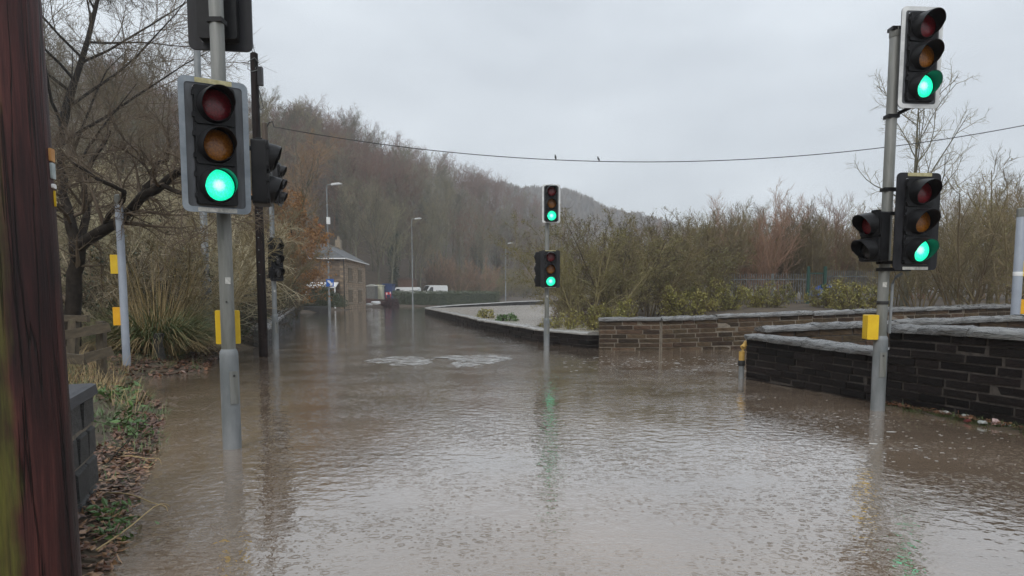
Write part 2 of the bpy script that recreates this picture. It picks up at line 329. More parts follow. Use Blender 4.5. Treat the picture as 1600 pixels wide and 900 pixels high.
# ------------------------------------------------------------------ water
def water_mat(name, base, amp, ringamp, rough, coat=1.0):
    m = bpy.data.materials.new(name); m.use_nodes = True
    n = m.node_tree.nodes; l = m.node_tree.links; b = n['Principled BSDF']
    def nd(t, **k):
        x = n.new(t)
        for a, v in k.items(): setattr(x, a, v)
        return x
    def mth(op, a, bb=None, cc=None):
        x = nd('ShaderNodeMath', operation=op)
        for i, q in enumerate((a, bb, cc)):
            if q is None: continue
            if isinstance(q, (int, float)): x.inputs[i].default_value = q
            else: l.new(q, x.inputs[i])
        return x.outputs[0]
    t = nd('ShaderNodeTexCoord')
    mud = nd('ShaderNodeTexNoise'); mud.inputs['Scale'].default_value = .35; mud.inputs['Detail'].default_value = 4
    l.new(t.outputs['Object'], mud.inputs['Vector'])
    cr = nd('ShaderNodeValToRGB'); cr.color_ramp.elements[0].position = .35; cr.color_ramp.elements[1].position = .68
    cr.color_ramp.elements[0].color = (*[k * .8 for k in base], 1); cr.color_ramp.elements[1].color = (*[k * 1.25 for k in base], 1)
    l.new(mud.outputs['Fac'], cr.inputs['Fac']); l.new(cr.outputs['Color'], b.inputs['Base Color'])
    b.inputs['Roughness'].default_value = rough; b.inputs['Specular IOR Level'].default_value = .75; b.inputs['IOR'].default_value = 1.55
    h = None
    rn = nd('ShaderNodeTexNoise'); rn.inputs['Scale'].default_value = .9; rn.inputs['Detail'].default_value = 4; l.new(t.outputs['Object'], rn.inputs['Vector'])
    rmk = nd('ShaderNodeMapRange'); rmk.inputs['From Min'].default_value = .40; rmk.inputs['From Max'].default_value = .66; l.new(rn.outputs['Fac'], rmk.inputs['Value']); rmask = rmk.outputs['Result']
    # rain rings, two sizes
    for sc_, wgt, off in ((9.0, .9, 0.0), (15.0, 1.0, 3.7), (5.0, .30, 9.1), (21.0, 1.0, 6.3)):
        mp_ = nd('ShaderNodeMapping'); mp_.inputs['Location'].default_value = (off, off * 1.7, 0)
        l.new(t.outputs['Object'], mp_.inputs['Vector'])
        v = nd('ShaderNodeTexVoronoi', voronoi_dimensions='2D', feature='F1'); v.inputs['Scale'].default_value = sc_
        v.inputs['Randomness'].default_value = 1.0
        l.new(mp_.outputs['Vector'], v.inputs['Vector'])
        sp = nd('ShaderNodeSeparateColor'); l.new(v.outputs['Color'], sp.inputs['Color'])
        rad = mth('MULTIPLY', sp.outputs[0], .42)
        d = mth('SUBTRACT', v.outputs['Distance'], rad)
        g = mth('POWER', 2.718, mth('MULTIPLY', mth('MULTIPLY', d, d), -260.0))
        s_ = mth('MULTIPLY', mth('COSINE', mth('MULTIPLY', d, 62.0)), g)
        fade = mth('MULTIPLY', mth('SUBTRACT', 1.05, sp.outputs[0]), mth('MULTIPLY', mth('GREATER_THAN', sp.outputs[1], .4), rmask))
        r_ = mth('MULTIPLY', mth('MULTIPLY', s_, fade), wgt * ringamp / sc_ * 5)
        h = r_ if h is None else mth('ADD', h, r_)
    # wind chop, with calm and rough areas
    reg = nd('ShaderNodeTexNoise'); reg.inputs['Scale'].default_value = .22; reg.inputs['Detail'].default_value = 3
    l.new(t.outputs['Object'], reg.inputs['Vector'])
    rr = nd('ShaderNodeMapRange'); rr.inputs['From Min'].default_value = .38; rr.inputs['From Max'].default_value = .62
    rr.inputs['To Min'].default_value = .35; rr.inputs['To Max'].default_value = 1.0
    l.new(reg.outputs['Fac'], rr.inputs['Value'])
    for sc_, a_, st in ((3.6, amp * .28, (1, 1, 1)), (9.0, amp * .62, (1, 1, 1)), (26.0, amp * .12, (1, 1, 1)), (1.3, amp * .35, (1, 1, 1))):
        mp_ = nd('ShaderNodeMapping'); mp_.inputs['Scale'].default_value = st; l.new(t.outputs['Object'], mp_.inputs['Vector'])
        q = nd('ShaderNodeTexNoise'); q.inputs['Scale'].default_value = sc_; q.inputs['Detail'].default_value = 2.5
        l.new(mp_.outputs['Vector'], q.inputs['Vector'])
        h = mth('ADD', h, mth('MULTIPLY', mth('MULTIPLY', q.outputs['Fac'], rr.outputs['Result']), a_))
    bp = nd('ShaderNodeBump'); bp.inputs['Strength'].default_value = 1.0; bp.inputs['Distance'].default_value = 1.0
    l.new(h, bp.inputs['Height']); l.new(bp.outputs['Normal'], b.inputs['Normal'])
    b.inputs['Coat Weight'].default_value = coat; b.inputs['Coat Roughness'].default_value = rough; b.inputs['Coat IOR'].default_value = 1.45; l.new(bp.outputs['Normal'], b.inputs['Coat Normal'])
    return m
water_m = water_mat('muddy_flood_water', (.185, .136, .096), .012, .0052, .035)
wm = MB(); wm.add([(-60, -40, 0), (200, -40, 0), (200, 320, 0), (-60, 320, 0)], [(0, 1, 2, 3)])
tag(wm.build('flood_water', water_m, smooth=False), kind='structure')
river_m = water_mat('pale_river_water', (.33, .30, .26), .02, .002, .18, 0.0)
rv = MB(); RZ = .36
rpts = [(2.7, 20.05), (.95, 22.75), (-1.0, 31.2), (-3.8, 46), (-6.7, 60), (-7.0, 66), (-5.2, 72), (0, 86), (8, 104), (3.6, 62), (2.9, 25)]
rv.add([(x, y, RZ) for x, y in rpts], [tuple(range(len(rpts)))])
tag(rv.build('river_water', river_m, smooth=False), kind='structure')
#SECTION2
# ------------------------------------------------------------------ stone walls
def unit_stone(rng):
    c = (.025, .05, .11); vs = []
    b = bmesh.new()
    bmesh.ops.create_cube(b, size=1.0)
    bmesh.ops.bevel(b, geom=b.edges[:], offset=.09, segments=1, affect='EDGES')
    for v in b.verts:
        v.co.x = math.copysign(.5 - (.5 - abs(v.co.x)) * .35, v.co.x) + rng.uniform(-.006, .006)
        v.co.y += rng.uniform(-.014, .014); v.co.z += rng.uniform(-.022, .022)
    me = bpy.data.meshes.new('stone'); b.to_mesh(me); b.free()
    return me
def unit_cope(rng, rough=1.0):
    prof = [(-.5, -.5), (-.52, .05), (-.42, .34), (-.18, .5), (.18, .5), (.42, .34), (.52, .05), (.5, -.5)]
    b = MB(); n = len(prof); K = 7; vs = []
    for k in range(K):
        x = -.5 + k / (K - 1); e = 1 if 0 < k < K - 1 else .93
        for y, z in prof:
            vs.append((x + rng.uniform(-.01, .01), y * e + rng.uniform(-.05, .05) * rough, z * e + rng.uniform(-.18, .14) * rough * (z > 0)))
    fs = [(k * n + i, k * n + (i + 1) % n, (k + 1) * n + (i + 1) % n, (k + 1) * n + i) for k in range(K - 1) for i in range(n)]
    fs += [tuple(range(n))[::-1], tuple(range((K - 1) * n, K * n))]
    b.add(vs, fs); return b.mesh('coping_stone', True, 40)
_r = random.Random(11)
STONES = [unit_stone(_r) for _ in range(7)]
COPES = [unit_cope(_r) for _ in range(6)]
COPES_FLAT = [unit_cope(_r, .35) for _ in range(4)]
def mcopy(lst, m):
    o = []
    for me in lst:
        c = me.copy(); c.materials.clear(); c.materials.append(m); o.append(c)
    return o
def stone_wall(name, label, path, thick, ch, slen, m_stone, m_mortar, cope=None, seed=1, limit=290, join_from=None):
    rng = random.Random(seed)
    x0, y0, zb0, zt0 = path[0]
    t = thing(name, label, 'wall', (x0, y0, 0))
    core = MB(); sm = mcopy(STONES, m_stone); count = 0; extra = []
    cm = mcopy(cope.get('set', COPES), cope['mat']) if cope else None
    for si, (a, b) in enumerate(zip(path[:-1], path[1:])):
        ax, ay, azb, azt = a; bx, by, bzb, bzt = b
        L = math.hypot(bx - ax, by - ay); ang = math.atan2(by - ay, bx - ax); dx, dy = (bx - ax) / L, (by - ay) / L
        nx, ny = -dy, dx; h = thick / 2 - .013
        P = []
        for (px, py, zb, zt, e) in ((ax, ay, azb, azt, .012 if si == 0 else -.02), (bx, by, bzb, bzt, -.012 if si == len(path) - 2 else .02)):
            px += dx * e; py += dy * e
            for sg in (-1, 1):
                P += [(px + nx * h * sg - x0, py + ny * h * sg - y0, zb), (px + nx * h * sg - x0, py + ny * h * sg - y0, zt - .01)]
        core.add(P, [(0, 1, 3, 2), (4, 6, 7, 5), (0, 4, 5, 1), (2, 3, 7, 6), (0, 2, 6, 4), (1, 5, 7, 3)])
        nc = max(1, round(((azt - azb) + (bzt - bzb)) / 2 / ch))
        for k in range(nc):
            s = 0.0; first = True
            while s < L - 1e-4:
                ln = rng.uniform(*slen) * (.6 if (first and k % 2) else 1); first = False
                if L - s - ln < slen[0] * .6: ln = L - s
                u = (s + ln / 2) / L
                za = azb + (azt - azb) * k / nc; zb_ = bzb + (bzt - bzb) * k / nc
                zc = za + (zb_ - za) * u; hh = ((azt - azb) + ((bzt - bzb) - (azt - azb)) * u) / nc
                off = rng.uniform(-.008, .010)
                loc = (ax + dx * (s + ln / 2) + nx * off - x0, ay + dy * (s + ln / 2) + ny * off - y0, zc + hh / 2)
                rot = (0, -math.atan2(zb_ - za, L), ang)
                scl = (ln - .007, thick + rng.uniform(-.008, .016), hh - .0065)
                if count < limit and (join_from is None or si < join_from):
                    o = obj('stone', rng.choice(sm), m_stone, t, loc, 0, rot); o.scale = scl; count += 1
                else: extra.append((rng.choice(STONES), loc, rot, scl))
                s += ln
        if cope:
            s = 0.0; zofs = cope['h'] / 2 - .012
            while s < L - 1e-4:
                ln = rng.uniform(*cope['len'])
                if L - s - ln < cope['len'][0] * .5: ln = L - s
                u = (s + ln / 2) / L; z = azt + (bzt - azt) * u + zofs
                o = obj('coping_stone', rng.choice(cm), cope['mat'], t,
                        (ax + dx * (s + ln / 2) - x0, ay + dy * (s + ln / 2) - y0, z + rng.uniform(-.008, .012)), 0,
                        (rng.uniform(-.03, .03), -math.atan2(bzt - azt, L) + rng.uniform(-.012, .012), ang + rng.uniform(-.01, .01)))
                o.scale = (ln + .03 if cope.get('tight') else ln - .006, thick + cope['over'] * 2, cope['h'] * rng.uniform(.9, 1.12)); s += ln
    core.build('mortar_core', m_mortar, t, smooth=False)
    if extra:
        V = []; Fq = []
        mb = MB()
        for me, loc, rot, scl in extra:
            M = Matrix.Translation(loc) @ (Matrix.Rotation(rot[2], 4, 'Z') @ Matrix.Rotation(rot[1], 4, 'Y')) @ Matrix.Diagonal((*scl, 1))
            mb.add([M @ v.co for v in me.vertices], [tuple(p.vertices) for p in me.polygons])
        o = mb.build('small_stones', m_stone, t, smooth=False); o['kind'] = 'stuff'
    return t

CW = dict(h=.105, over=.05, len=(.45, 1.0), mat=cope_wet, tight=True)
# near right wall: low end, then the taller run
stone_wall('stone_wall', 'low end of the dark wet stone wall behind the right-hand signal pole',
           [(4.14, 12.50, -.3, .68), (5.00, 9.61, -.3, .63)], .36, .104, (.24, .58), stone_dk, mortar_d, CW, 3)
stone_wall('stone_wall', 'taller dark wet stone wall running out of frame at the right edge',
           [(5.05, 9.55, -.3, .95), (7.07, 2.65, -.3, .94)], .40, .104, (.28, .8), stone_dk, mortar_d, CW, 4)
# parapet that leaves the same corner to the right
stone_wall('parapet_wall', 'mossy parapet with rounded coping just behind the low dark wall on the right',
           [(4.35, 12.90, -.3, .80), (6.2, 13.1, -.3, .86), (9.6, 13.6, -.3, .98), (15, 14.6, -.3, 1.15)], .36, .125, (.3, .65), stone_br, mortar_d, CW, 5)
# far parapet across the road, with a corner at x 1030
stone_wall('parapet_wall', 'long brown stone wall with dark coping below the bushes on the right',
           [(2.33, 19.75, -.3, .74), (3.92, 19.6, -.3, .76), (8.2, 20.4, -.3, .90), (13.5, 21.6, -.3, 1.05), (20, 23.2, -.3, 1.16)], .42, .12, (.30, .7), stone_br, mortar_l, 
           dict(h=.11, over=.06, len=(.7, 1.4), mat=cope_wet, tight=True), 6, join_from=3)
# curved low flood wall round the river bend
cp = [(2.22, 19.95), (1.55, 21.3), (.97, 22.6), (0.0, 26.6), (-1.1, 31.0), (-2.5, 38.5), (-4.0, 46.0), (-5.6, 54), (-6.75, 60), (-7.25, 63.2), (-7.2, 66), (-6.4, 69), (-5.0, 72.5), (-2.6, 79), (0, 86.0), (4, 95.5), (8, 104)]
zt = [.36, .36, .36, .36, .36, .37, .38, .38, .38, .39, .41, .46, .53, .62, .72, .80, .86]
stone_wall('curved_flood_wall', 'low stone wall with pale top sweeping round the bend beside the river',
           [(x, y, -.2, z) for (x, y), z in zip(cp, zt)], .40, .13, (.4, .9), stone_dk, mortar_d,
           dict(h=.09, over=.03, len=(.9, 1.6), mat=cope_pale, tight=True, set=COPES_FLAT), 8, limit=200, join_from=7)
# near left wall behind the telegraph pole
stone_wall('block_wall', 'short grey block wall with smooth slate coping beside the big wooden pole',
           [(-2.27, 2.85, -.1, .72), (-2.76, 4.20, -.1, .73), (-3.03, 4.98, -.1, .735)], .30, .185, (.22, .36), stone_gr, mortar_l,
           dict(h=.085, over=.03, len=(.9, 1.3), mat=slate_cope, set=STONES, tight=True), 9)
# left roadside retaining wall
stone_wall('roadside_wall', 'grey stone roadside wall running off behind the dark tarred pole on the left',
           [(-6.95, 20.3, -.3, .46), (-8.9, 28.0, -.3, .62), (-11.6, 38.5, -.3, .75), (-14.0, 48, -.3, .8)], .40, .16, (.35, .7), stone_gr, mortar_d,
           dict(h=.14, over=.04, len=(.7, 1.2), mat=cope_wet, tight=True), 10, join_from=2)

# ------------------------------------------------------------------ traffic signals
def hood_mesh(r0=.150, L=.25):
    b = MB(); n = 28; K = 5
    for rr, flip in ((r0, 0), (r0 - .005, 1)):
        vs = []
        for k in range(K):
            f = k / (K - 1)
            for i in range(n):
                a = 2 * math.pi * i / n; ln = L * (.16 + .84 * ((1 + math.sin(a)) / 2) ** .8)
                q = rr * (1 - .10 * f)
                vs.append((q * math.cos(a), -ln * f, q * math.sin(a) + .018 * f * f * (-1 if math.sin(a) > 0 else 0)))
        fs = [(k * n + i, k * n + (i + 1) % n, (k + 1) * n + (i + 1) % n, (k + 1) * n + i) for k in range(K - 1) for i in range(n)]
        b.add(vs, fs)
    o = n * K
    b.f += [((K - 1) * n + i, (K - 1) * n + (i + 1) % n, o + (K - 1) * n + (i + 1) % n, o + (K - 1) * n + i) for i in range(n)]
    return b
def lens_mesh(r=.137, d=.045):
    b = MB(); n = 28; K = 6; vs = []
    for k in range(K):
        a = (math.pi / 2) * k / (K - 1); q = r * math.cos(a) if k < K - 1 else .002
        for i in range(n): vs.append((q * math.cos(2 * math.pi * i / n), -d * math.sin(a), q * math.sin(2 * math.pi * i / n)))
    fs = [(k * n + i, k * n + (i + 1) % n, (k + 1) * n + (i + 1) % n, (k + 1) * n + i) for k in range(K - 1) for i in range(n)]
    fs.append(tuple(range((K - 1) * n, K * n)))
    return b.add(vs, fs)
M_HOOD = hood_mesh().mesh('hood'); M_HOOD.materials.append(blackp)
M_LENS = lens_mesh().mesh('lens')
LM = {}
for k_, m_ in (('r', lens_r), ('a', lens_a), ('g', lens_g), ('d', lens_d)):
    c_ = M_LENS.copy(); c_.materials.append(m_); LM[k_] = c_
def head(root, loc, rz, border=None, board=True, bm=None, lenses='rag', strips=True, arm=None, bw=.56, bh=1.13, s=1.0, hl=1.0):
    n = len(lenses); sp = .335; H = n * sp
    hs = MB().prism(rrect(.34, H - .01, .03), 0, -.15)
    for k in range(n):
        z = (n - 1) / 2 * sp - k * sp
        hs.prism([(x, zz + z) for x, zz in rrect(.325, sp - .02, .025)], -.1505, -.176)
        hs.box((-.172, -.16, z + .09), (.02, .03, .04)); hs.box((-.172, -.16, z - .09), (.02, .03, .04))
    hs.prism([(x, zz + H / 2 + .012) for x, zz in rrect(.10, .035, .01)], -.04, -.11)
    ho = hs.build('signal_head', blackp, root, loc, rz); ho.scale = (s, s, s)
    if board:
        bo = MB().ring(rrect(bw, bh, .055), rrect(.342, H, .03), -.118, -.134)
        bo.build('backing_board', bm or boardm, ho)
        if border:
            MB().ring(rrect(bw + .004, bh + .004, .057), rrect(bw - .09, bh - .09, .03), -.1345, -.140).build('border', border, ho)
        if strips:
            MB().prism([(x, z + bh / 2 - .022) for x, z in rrect(.30, .04, .004, 1)], -.1405, -.1435).build('top_strip', strip_y, ho)
            MB().prism([(x, z - bh / 2 + .022) for x, z in rrect(.32, .035, .004, 1)], -.1405, -.1435).build('bottom_strip', strip_w, ho)
    for k, c in enumerate(lenses):
        z = (n - 1) / 2 * sp - k * sp
        obj('lens', LM[c], None, ho, (0, -.178, z)); obj('hood', M_HOOD, None, ho, (0, -.176, z)).scale = (1, hl, 1)
    return ho
def signal_pole(name, label, loc, h, r=.062, br=.083, bh=.92, m=galv, group='traffic signals at the junction'):
    t = thing(name, label, 'traffic light', loc, 0, group)
    MB().lathe([(r, bh - .05), (r, h - .004), (r * .97, h)], 24).build('pole', m, t)
    MB().lathe([(br, -.4), (br, bh - .06), (br * .97, bh - .03), (r + .004, bh)], 24).build('base_sleeve', galv, t)
    MB().lathe([(r + .004, h - .10), (r + .006, h - .09), (r + .006, h + .004), (r * .7, h + .02)], 24).build('cap', galv_moss, t)
    fx = -loc[0] / math.hypot(loc[0], loc[1]); fa_ = math.atan2(-loc[1], -loc[0]) + R(25)
    d_ = MB().box((0, 0, 0), (.012, .075, .30)).build('access_door', galv_moss, t, (math.cos(fa_) * (br - .001), math.sin(fa_) * (br - .001), bh * .62), fa_)
    MB().lathe([(.010, 0), (.010, .006)], 8).build('door_screw', rubber, d_, (.006, 0, .11), rot=(0, R(90), 0))
    MB().box((0, 0, 0), (.006, .045, .06)).build('number_sticker', strip_w, t, (math.cos(fa_ - .2) * (r - .001), math.sin(fa_ - .2) * (r - .001), bh + .62), fa_ - .2)
    return t
def bracket(t, z, tx, ty, up=.0):
    b = MB().tube([(0, 0, z), (tx * .5, ty * .5, z + up * .5), (tx, ty, z + up)], .022, 8)
    b.box((0, 0, z), (.134, .134, .04)); b.build('bracket', blackp, t)
def zpix(py, Y): return CH + (HZ - py) / F * Y * 1.0
def zat(px, py, Y): return at(px, py, Y).z

# near left signal
pL = gp(363, 700)
t = signal_pole('traffic_signal', 'nearest traffic light, green, on the pole standing in the flood at left', pL, 5.3, m=galv_moss)
zc = zat(345, 229, pL.y - .25)
head(t, (-.03, -.13, zc), R(33), border=borderm, bh=1.12, bw=.56)
bracket(t, zc + .45, -.09, -.12); bracket(t, zc - .45, -.09, -.12)
zb = zat(343, 76, pL.y + .2) + .565
head(t, (-.05, .13, zb), R(188), border=borderm, bm=board_dk)
bracket(t, zb - .40, .02, .12); bracket(t, zb + .40, .02, .12)
zs = zat(420, 268, pL.y)
head(t, (.24, .10, zs), R(104), board=False, lenses='dd', strips=False, s=.86, hl=.5)
bracket(t, zs + .22, .28, .10); bracket(t, zs - .22, .28, .10)
zy = zat(360, 511, pL.y + .12)
yb = MB().prism(rrect(.215, .31, .012), .095, .20); yo = yb.build('push_button_box', yellow, t, (.0, 0, zy), R(21))
MB().prism(rrect(.10, .13, .01), .2005, .212).build('button_panel', rubber, yo)
for dz in (.45, 1.3, 2.0, 3.2, 3.25): MB().lathe([(.008, -.002), (.008, .004)], 8).build('screw', rubber, t, (.02, -.062, .9 + dz), rot=(R(90), 0, 0))

# right signal
pR = gp(1371, 641)
t = signal_pole('traffic_signal', 'right-hand traffic light, two green heads, standing against the dark stone wall', pR, zat(1399, 45, pR.y), m=galv_moss)
zu = zat(1436, 94, pR.y - .1)
head(t, (.20, -.05, zu), R(5), border=border_wh, strips=False, bw=.50)
bracket(t, zu + .38, .24, -.03); bracket(t, zu - .62, .2, -.03, .10)
zl = zat(1430, 348, pR.y - .1)
head(t, (.24, -.08, zl), R(6), bm=board_dk, bw=.55)
bracket(t, zl + .40, .33, -.04); bracket(t, zl - .55, .3, -.04)
zp = zat(1350, 371, pR.y)
head(t, (-.09, -.02, zp), R(-68), board=False, lenses='rd', strips=False, s=.88)
bracket(t, zp + .28, -.10, -.02); bracket(t, zp - .30, -.10, -.02)
zy = zat(1360, 511, pR.y)
yo = MB().prism(rrect(.13, .30, .012), -.05, .12).build('push_button_box', yellow, t, (-.13, -.02, zy), R(-6))
MB().prism(rrect(.12, .32, .01), .1205, .135).build('box_back', rubber, yo)
MB().tube([(.20, -.04, zl - .60), (.13, -.03, zl - .64), (.10, -.02, zl - .72), (.095, -.01, .95)], .018, 8).build('cable_conduit', galv, t)
MB().lathe([(.066, -.02), (.069, -.015), (.069, .015), (.066, .02)], 20).build('strap', rubber, t, (0, 0, zl - .95))

# middle signal beyond the junction
pM = gp(854, 540)
t = signal_pole('traffic_signal', 'middle traffic light across the flooded junction, by the curved wall', pM, zat(858, 300, pM.y), bh=.78, m=galv_moss)
zu = zat(861, 320, pM.y); head(t, (.09, -.12, zu), R(4), border=border_wh, strips=False, bw=.50, bh=1.04)
bracket(t, zu - .3, .08, -.11); bracket(t, zu + .3, .08, -.11)
zl = zat(858, 421, pM.y); head(t, (.08, -.12, zl), R(2), bm=board_dk, bw=.54, bh=1.04)
bracket(t, zl - .3, .07, -.11); bracket(t, zl + .3, .07, -.11)
head(t, (-.10, .06, zl + .0), R(-120), board=False, lenses='ddd', strips=False, s=.98, hl=.3)
bracket(t, zl + .35, -.11, .04)

# left roadside signal in profile
pS = gp(431, 545)
t = signal_pole('traffic_signal', 'traffic light turned sideways beside the dark tarred pole on the left', pS, zat(431, 235, pS.y), m=galv)
zl = zat(434, 406, pS.y); head(t, (.03, -.11, zl), R(62), bm=board_dk, lenses='ddd', hl=.6, bw=.46, strips=False)
bracket(t, zl + .4, .03, -.1); bracket(t, zl - .4, .03, -.1)
zu = zat(434, 288, pS.y); head(t, (.10, .0, zu), R(95), bm=board_dk, lenses='ddd', hl=.6, bw=.46, strips=False)
bracket(t, zu + .4, .1, 0); bracket(t, zu - .4, .1, 0)

# pale posts with yellow boxes
def tag_post(px, py, ptop, boxes, label, Y=None, r=.066):
    p = gp(px, py) if Y is None else at(px, py, Y)
    t = thing('detector_post', label, 'post', p); hh = zat(px, ptop, p.y) - p.z
    MB().lathe([(r, -.4), (r, hh - .16), (r * .96, hh - .15)], 20).build('post', greypaint, t)
    MB().lathe([(r + .004, hh - .17), (r + .004, hh - .02), (r * .7, hh)], 20).build('cap', galv_moss, t)
    for (bx, by, w_, h_, m_, side) in boxes:
        z = zat(bx, by, p.y) - p.z
        o = MB().prism(rrect(w_, h_, .01), -.05, .06).build('yellow_box', m_, t, (side * (r + w_ / 2 - .005), -.01, z), R(-18 * side))
        MB().prism(rrect(w_ * .96, h_ * 1.04, .01), .0605, .075).build('box_back', rubber, o)
    return t
pt_ = gp(199, 585)
tag_post(199, 586, 304, [(180, 413, .12, .33, yellow, -1), (185, 494, .12, .32, yellow_o, -1)], 'slim grey post with two yellow boxes in front of the tall grass')
tg = tag_post(1586, 497, 325, [(1598, 420, .13, .29, yellow, 1), (1596, 479, .13, .28, yellow_o, 1)], 'grey post with two yellow boxes at the right edge of the picture', Y=14.3, r=.082)
MB().lathe([(.085, -.04), (.086, -.035), (.086, .035), (.085, .04)], 20).build('white_band', white_pt, tg, (0, 0, zat(1590, 428, 14.3) - tg.location.z))
MB().lathe([(.082, -1.8), (.082, 0)], 16).build('post_foot', greypaint, tg)

# ------------------------------------------------------------------ poles and wires
# big near wooden pole
pB = Vector((-1.61, 2.35, 0)); rngp = random.Random(5)
t = thing('wooden_pole', 'huge red-brown wooden utility pole filling the left edge of the picture', 'utility pole', (pB.x, pB.y, 0))
b = MB(); n = 56; zs = [(-.3 + .16 * k) for k in range(46)]; vs = []
for z in zs:
    r = .168 - .0095 * z
    for i in range(n):
        a = 2 * math.pi * i / n
        q = r * (1 + .010 * math.sin(5 * a + .6 * z) + .008 * math.sin(11 * a - .9 * z + 1) + .007 * math.sin(23 * a + 1.7 * math.sin(z * 1.3)))
        vs.append((q * math.cos(a), q * math.sin(a), z))
fs = [(k * n + i, k * n + (i + 1) % n, (k + 1) * n + (i + 1) % n, (k + 1) * n + i) for k in range(len(zs) - 1) for i in range(n)]
fs.append(tuple(range((len(zs) - 1) * n, len(zs) * n)))
b.add(vs, fs)
# bark colour with a green algae side (weather side faces away from the road)
mpole = bpy.data.materials.new('creosoted_wood_with_algae'); mpole.use_nodes = True
def _pole_nodes(m):
    n = m.node_tree.nodes; l = m.node_tree.links; b = n['Principled BSDF']; tcp = n.new('ShaderNodeTexCoord')
    def nz(scale, det, rg_=.6, dist=0.0):
        mp_ = n.new('ShaderNodeMapping'); mp_.inputs['Scale'].default_value = scale; l.new(tcp.outputs['Object'], mp_.inputs['Vector'])
        q = n.new('ShaderNodeTexNoise'); q.inputs['Scale'].default_value = 1; q.inputs['Detail'].default_value = det; q.inputs['Roughness'].default_value = rg_; q.inputs['Distortion'].default_value = dist
        l.new(mp_.outputs['Vector'], q.inputs['Vector']); return q.outputs['Fac']
    g = nz((34, 34, 1.3), 8, .7, .6); bl = nz((7, 7, 1.1), 5); ck = nz((16, 16, .5), 4, .5, .3)
    cr = n.new('ShaderNodeValToRGB'); e = cr.color_ramp.elements; e[0].position = .32; e[0].color = (.008, .004, .005, 1); e[1].position = .72; e[1].color = (.13, .047, .038, 1)
    x = e.new(.5); x.color = (.055, .018, .016, 1); l.new(g, cr.inputs['Fac'])
    c2 = n.new('ShaderNodeValToRGB'); e = c2.color_ramp.elements; e[0].position = .36; e[0].color = (.28, .26, .30, 1); e[1].position = .64; e[1].color = (1.15, 1.0, 1.0, 1); l.new(bl, c2.inputs['Fac'])
    c3 = n.new('ShaderNodeValToRGB'); e = c3.color_ramp.elements; e[0].position = .485; e[0].color = (1, 1, 1, 1); e[1].position = .515; e[1].color = (1, 1, 1, 1); x = e.new(.5); x.color = (.12, .12, .12, 1); l.new(ck, c3.inputs['Fac'])
    m1 = n.new('ShaderNodeMix'); m1.data_type = 'RGBA'; m1.blend_type = 'MULTIPLY'; m1.inputs['Factor'].default_value = 1; l.new(cr.outputs['Color'], m1.inputs['A']); l.new(c2.outputs['Color'], m1.inputs['B'])
    m2 = n.new('ShaderNodeMix'); m2.data_type = 'RGBA'; m2.blend_type = 'MULTIPLY'; m2.inputs['Factor'].default_value = 1; l.new(m1.outputs['Result'], m2.inputs['A']); l.new(c3.outputs['Color'], m2.inputs['B'])
    l.new(m2.outputs['Result'], b.inputs['Base Color']); b.inputs['Roughness'].default_value = .5; b.inputs['Specular IOR Level'].default_value = .3
    b1 = n.new('ShaderNodeBump'); b1.inputs['Distance'].default_value = .006; b1.inputs['Strength'].default_value = 1; l.new(g, b1.inputs['Height'])
    b2 = n.new('ShaderNodeBump'); b2.inputs['Distance'].default_value = .008; b2.inputs['Strength'].default_value = 1; l.new(c3.outputs['Color'], b2.inputs['Height']); l.new(b1.outputs['Normal'], b2.inputs['Normal']); l.new(b2.outputs['Normal'], b.inputs['Normal'])
_pole_nodes(mpole)
nn = mpole.node_tree.nodes; ll = mpole.node_tree.links; bs = nn['Principled BSDF']
src = bs.inputs['Base Color'].links[0].from_socket
tcn = nn.new('ShaderNodeTexCoord'); sx = nn.new('ShaderNodeSeparateXYZ'); ll.new(tcn.outputs['Object'], sx.inputs[0])
n3 = nn.new('ShaderNodeTexNoise'); n3.inputs['Scale'].default_value = 5; n3.inputs['Detail'].default_value = 6; ll.new(tcn.outputs['Object'], n3.inputs['Vector'])
ma1 = nn.new('ShaderNodeMath'); ma1.operation = 'MULTIPLY_ADD'; ma1.inputs[1].default_value = .10; ll.new(n3.outputs['Fac'], ma1.inputs[0])
dt = nn.new('ShaderNodeVectorMath'); dt.operation = 'DOT_PRODUCT'; dt.inputs[1].default_value = (.82, .57, 0); ll.new(tcn.outputs['Object'], dt.inputs[0]); ll.new(dt.outputs['Value'], ma1.inputs[2])
mr1 = nn.new('ShaderNodeMapRange'); mr1.inputs['From Min'].default_value = .062; mr1.inputs['From Max'].default_value = .028
mr1.inputs['To Min'].default_value = 0; mr1.inputs['To Max'].default_value = .75; ll.new(ma1.outputs[0], mr1.inputs['Value'])
mg = nn.new('ShaderNodeMix'); mg.data_type = 'RGBA'; mg.inputs['B'].default_value = (.070, .078, .014, 1)
mpa = nn.new('ShaderNodeMapping'); mpa.inputs['Scale'].default_value = (34, 34, 2.2); ll.new(tcn.outputs['Object'], mpa.inputs['Vector'])
na_ = nn.new('ShaderNodeTexNoise'); na_.inputs['Scale'].default_value = 1; na_.inputs['Detail'].default_value = 8; na_.inputs['Roughness'].default_value = .7; ll.new(mpa.outputs['Vector'], na_.inputs['Vector'])
ra_ = nn.new('ShaderNodeValToRGB'); ra_.color_ramp.elements[0].position = .34; ra_.color_ramp.elements[0].color = (.014, .013, .006, 1); ra_.color_ramp.elements[1].position = .66; ra_.color_ramp.elements[1].color = (.115, .125, .022, 1)
ll.new(na_.outputs['Fac'], ra_.inputs['Fac']); ll.new(ra_.outputs['Color'], mg.inputs['B']); ll.new(mr1.outputs['Result'], mg.inputs['Factor']); ll.new(src, mg.inputs['A']); ll.new(mg.outputs['Result'], bs.inputs['Base Color'])
b.build('pole_shaft', mpole, t, ang=80)
